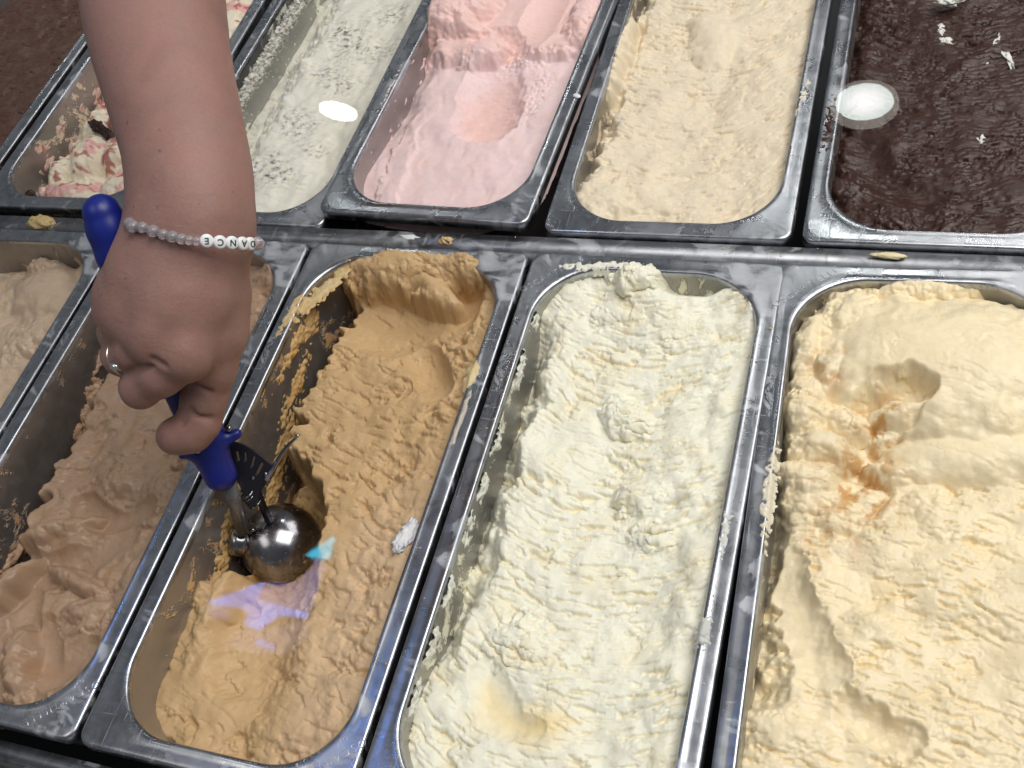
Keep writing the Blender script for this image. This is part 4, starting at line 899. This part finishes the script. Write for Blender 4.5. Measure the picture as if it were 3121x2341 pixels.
blob('yellow_lump', on(1920 * K, 553 * K, -.001), .0062, (1.7, 0.36, 0.30), M_ICE_SOFT, (0.80, 0.70, 0.44), 'pale yellow lump squeezed between the dark chocolate pan and the yellow cream pan', 'crumb', None, 252, 0.25, 0.0)
blob('tan_crumb', on(962 * K, 521 * K, -.0015), .0032, (1.4, 0.8, 0.8), M_ICE, (0.66, 0.48, 0.26), 'tiny tan crumb on the divider behind the caramel heap', 'crumb', None, 253, 0.6, 0.0)
m_drop, t_, b_ = nt('milky_drop'); b_.inputs['Base Color'].default_value = (0.75, 0.77, 0.80, 1); b_.inputs['Roughness'].default_value = 0.15
blob('white_drop', on(1246 * K, 207 * K, .006), .0030, (1.1, 0.7, 0.35), m_drop, (1, 1, 1), 'milky drop on the right rim of the pink pan', 'drip', None, 254, 0.1, -0.5)
blob('white_drop', on(888 * K, 514 * K, -.0042), .0062, (1.7, 0.5, 0.25), m_drop, (1, 1, 1), 'long milky drip on the divider below the pink pan', 'drip', None, 255, 0.15, -0.05)
blob('white_smear', on(876 * K, 1158 * K, -.009), .0085, (0.6, 1.2, 0.18), M_ICE, (0.82, 0.82, 0.84), 'crumpled white smear at the right edge of the caramel ice cream', 'smear', None, 256, 0.55, -0.25)

# ------------------------------------------------------------------ ceiling lamps and the display glass they mirror in
m_lamp, t_, b_ = nt('lamp_glow'); b_.inputs['Base Color'].default_value = (0.9, 0.9, 0.9, 1); b_.inputs['Emission Color'].default_value = (1.0, 0.98, 0.95, 1); tc_ = node(t_, 'ShaderNodeTexCoord'); ln_ = node(t_, 'ShaderNodeVectorMath', operation='LENGTH'); t_.links.new(tc_.outputs['Object'], ln_.inputs[0])
mp_ = node(t_, 'ShaderNodeMapRange'); mp_.inputs['From Min'].default_value = 0.02; mp_.inputs['From Max'].default_value = 0.082; mp_.inputs['To Min'].default_value = 70; mp_.inputs['To Max'].default_value = 43
t_.links.new(ln_.outputs['Value'], mp_.inputs['Value']); t_.links.new(mp_.outputs[0], b_.inputs['Emission Strength'])
t_.links.new(ramp(t_, ln_.outputs['Value'], [(0.03, (1.0, 0.99, 0.97)), (0.075, (0.90, 1.0, 0.96))]), b_.inputs['Emission Color'])
m_trim, t_, b_ = nt('lamp_trim'); b_.inputs['Base Color'].default_value = (0.55, 0.53, 0.50, 1); b_.inputs['Emission Color'].default_value = (1, 0.95, 0.85, 1); b_.inputs['Emission Strength'].default_value = 9
GZ = 0.300; CEIL = 2.3
def mirrored(x, y):
    p = on(x, y, GZ); d = ray(x, y); d = d / np.linalg.norm(d); d[2] = -d[2]; return p + d * ((CEIL - GZ) / d[2])
for x, y, rr, tilt, lab, trim in ((2635, 310, .080, (0, 0, 0), 'round white ceiling lamp mirrored over the dark chocolate pan', True), (1030, 343, .066, 'tilt', 'round white ceiling lamp mirrored over the cookie speckled pan', False)):
    if tilt == 'tilt':                       # a swivelled spot: its face is turned away a little
        nv = ROT @ np.array([0.28, 0.79, 0.55]); nv[2] = -nv[2]; tilt = Vector(nv).to_track_quat('Z', 'Y').to_euler()
    L = thing('ceiling_lamp', lab, 'lamp', tuple(mirrored(x, y)), tilt, 'round lamps in the ceiling above the counter')
    lathe('lamp_disc', [(rr * q, z) for q, z in ((0.01, -.004), (.5, -.003), (.9, -.001), (1, 0.0), (1, .01), (0.01, .011))], (0, 0, 0), (0, 0, 1), m_lamp, L, 48)
    if trim: lathe('lamp_trim', [(rr * 1.02, 0.012), (rr * 1.02, -.002), (rr * 1.08, -.004), (rr * 1.17, -.001), (rr * 1.19, .006), (rr * 1.19, .02), (0.01, .021)], (0, 0, 0), (0, 0, 1), m_trim, L, 48)
m_glass = bpy.data.materials.new('clear_glass'); m_glass.use_nodes = True; t_ = m_glass.node_tree; t_.nodes.remove(t_.nodes['Principled BSDF'])
tr = node(t_, 'ShaderNodeBsdfTransparent'); gl = node(t_, 'ShaderNodeBsdfGlossy'); gl.inputs['Roughness'].default_value = 0.0; mxs = node(t_, 'ShaderNodeMixShader')
mxs.inputs[0].default_value = 0.018
tr.inputs['Color'].default_value = (1, 1, 1, 1)
t_.links.new(tr.outputs[0], mxs.inputs[1]); t_.links.new(gl.outputs[0], mxs.inputs[2]); t_.links.new(mxs.outputs[0], t_.nodes['Material Output'].inputs[0])
c_ = [on(900, 268, GZ), on(2790, 225, GZ), on(2790, 395, GZ), on(900, 420, GZ)]
og = np.mean(c_, axis=0); top = [tuple(c - og) for c in c_]
gp = new_mesh('display_glass', top, [(0, 1, 2, 3)], m_glass, None, False); gp.location = og
tag(gp, 'clear glass strip of the display case above the back pans, mirroring two round lamps', 'glass')

# added glowing shapes, traced to give the front glass its blue reflection
def mirror_to(x, y, z):
    p = on(x, y, GZ); d = ray(x, y).copy(); d[2] = -d[2]; return p + d * ((z - GZ) / d[2])
SZ = 1.05
sg = thing('glow_shapes', 'added blue glowing shapes above the counter, mirrored in the glass over the caramel ice cream', 'sign', tuple(mirror_to(830, 1830, SZ)))
for i, (poly, colr, e) in enumerate((([(632, 1832), (660, 1825), (740, 1795), (806, 1768), (792, 1800), (782, 1828), (850, 1845), (935, 1868), (933, 1881), (850, 1872), (815, 1895), (785, 1917), (745, 1905), (756, 1860), (720, 1846), (650, 1843)], (0.03, 0.22, 1.0), 32),
        ([(810, 1766), (975, 1702), (985, 1722), (962, 1800), (937, 1866), (852, 1843), (785, 1826)], (0.14, 0.22, 0.85), 13),
        ([(625, 1850), (650, 1846), (700, 1856), (695, 1885), (640, 1880)], (0.25, 0.35, 0.9), 9),
        ([(700, 1925), (790, 1920), (940, 1890), (930, 1945), (860, 1990), (760, 1985), (690, 1960)], (0.42, 0.40, 0.70), 7),
        ([(775, 1950), (795, 1947), (840, 1970), (838, 1981), (780, 1966)], (0.05, 0.22, 1.0), 22),
        ([(932, 1692), (984, 1656), (1014, 1634), (1019, 1645), (1002, 1659), (1012, 1672), (1003, 1690), (990, 1706), (962, 1697)], (0.08, 0.70, 1.0), 42))):
    m_, t_, b_ = nt('glow_shape_light'); b_.inputs['Base Color'].default_value = (*[c * 0.3 for c in colr], 1); b_.inputs['Emission Color'].default_value = (*colr, 1); t_.links.new(ramp(t_, tex(t_, 40, 5, 0.6, stretch=(1, 0.3, 1)), [(0.3, g(0.0)), (0.7, g(1.0))]), node(t_, 'ShaderNodeMapRange').inputs['Value']); mr_ = t_.nodes['Map Range']; mr_.inputs['To Min'].default_value = e * 0.55; mr_.inputs['To Max'].default_value = e * 1.3; t_.links.new(mr_.outputs[0], b_.inputs['Emission Strength'])
    P = [mirror_to(x, y, SZ) - np.array(sg.location) for x, y in poly]; n = len(P)
    V = [tuple(q) for q in P] + [tuple(q + np.array([0, 0, 0.004])) for q in P]
    new_mesh('glow_shape', V, [tuple(range(n)), tuple(range(2 * n - 1, n - 1, -1))] + [(j, (j + 1) % n, n + (j + 1) % n, n + j) for j in range(n)], m_, sg, False)
m_glass2 = m_glass.copy(); m_glass2.name = 'clear_glass_front'
for n_ in m_glass2.node_tree.nodes:
    if n_.type == 'BSDF_GLOSSY': n_.inputs['Roughness'].default_value = 0.028
c_ = [on(x, y, GZ) for x, y in ((615, 1775), (900, 1775), (960, 1720), (925, 1690), (985, 1618), (1035, 1618), (1035, 1995), (615, 1995))]
og = np.mean(c_, axis=0)
gp = new_mesh('display_glass', [tuple(c - og) for c in c_], [tuple(range(8))], m_glass2, None, False); gp.location = og
tag(gp, 'small area of front display glass mirroring the added blue glow below the scoop', 'glass')

# tiny crumbs scattered on the rims and the divider
rnd = random.Random(5); V, F = [], []
for i in range(90):
    if i < 30: x, y, z = rnd.uniform(0.1, 0.95), rnd.uniform(0.001, 0.014), -0.0028
    elif i < 55: x, y, z = rnd.uniform(0.679, 0.686), rnd.uniform(0.05, 0.2), 0.0003
    elif i < 72: x, y, z = rnd.choice((rnd.uniform(0.496, 0.5005), rnd.uniform(0.508, 0.514))), rnd.uniform(-0.3, -0.05), 0.0003
    else: x, y, z = rnd.uniform(0.662, 0.668), rnd.uniform(-0.33, -0.05), 0.0003
    r = rnd.uniform(0.00025, 0.0007) * (1.3 if rnd.random() < 0.15 else 1)
    bm = bmesh.new(); bmesh.ops.create_icosphere(bm, subdivisions=1, radius=r); n0 = len(V); k = [rnd.uniform(0.6, 1.4) for _ in range(3)]
    V += [(x + v.co.x * k[0] * (1 + 0.3 * rnd.random()), y + v.co.y * k[1], z + max(0, v.co.z) * 0.7) for v in bm.verts]; F += [tuple(n0 + v.index for v in f.verts) for f in bm.faces]; bm.free()
m_cr, t_, b_ = nt('crumb_mix'); t_.links.new(ramp(t_, tex(t_, 60, 1), [(0.35, (0.75, 0.72, 0.62)), (0.5, (0.62, 0.48, 0.28)), (0.68, (0.70, 0.69, 0.66))]), b_.inputs['Base Color'])
o = new_mesh('crumbs', V, F, m_cr); o['kind'] = 'stuff'; tag(o, 'tiny crumbs of ice cream scattered over the steel rims and divider', 'crumbs')
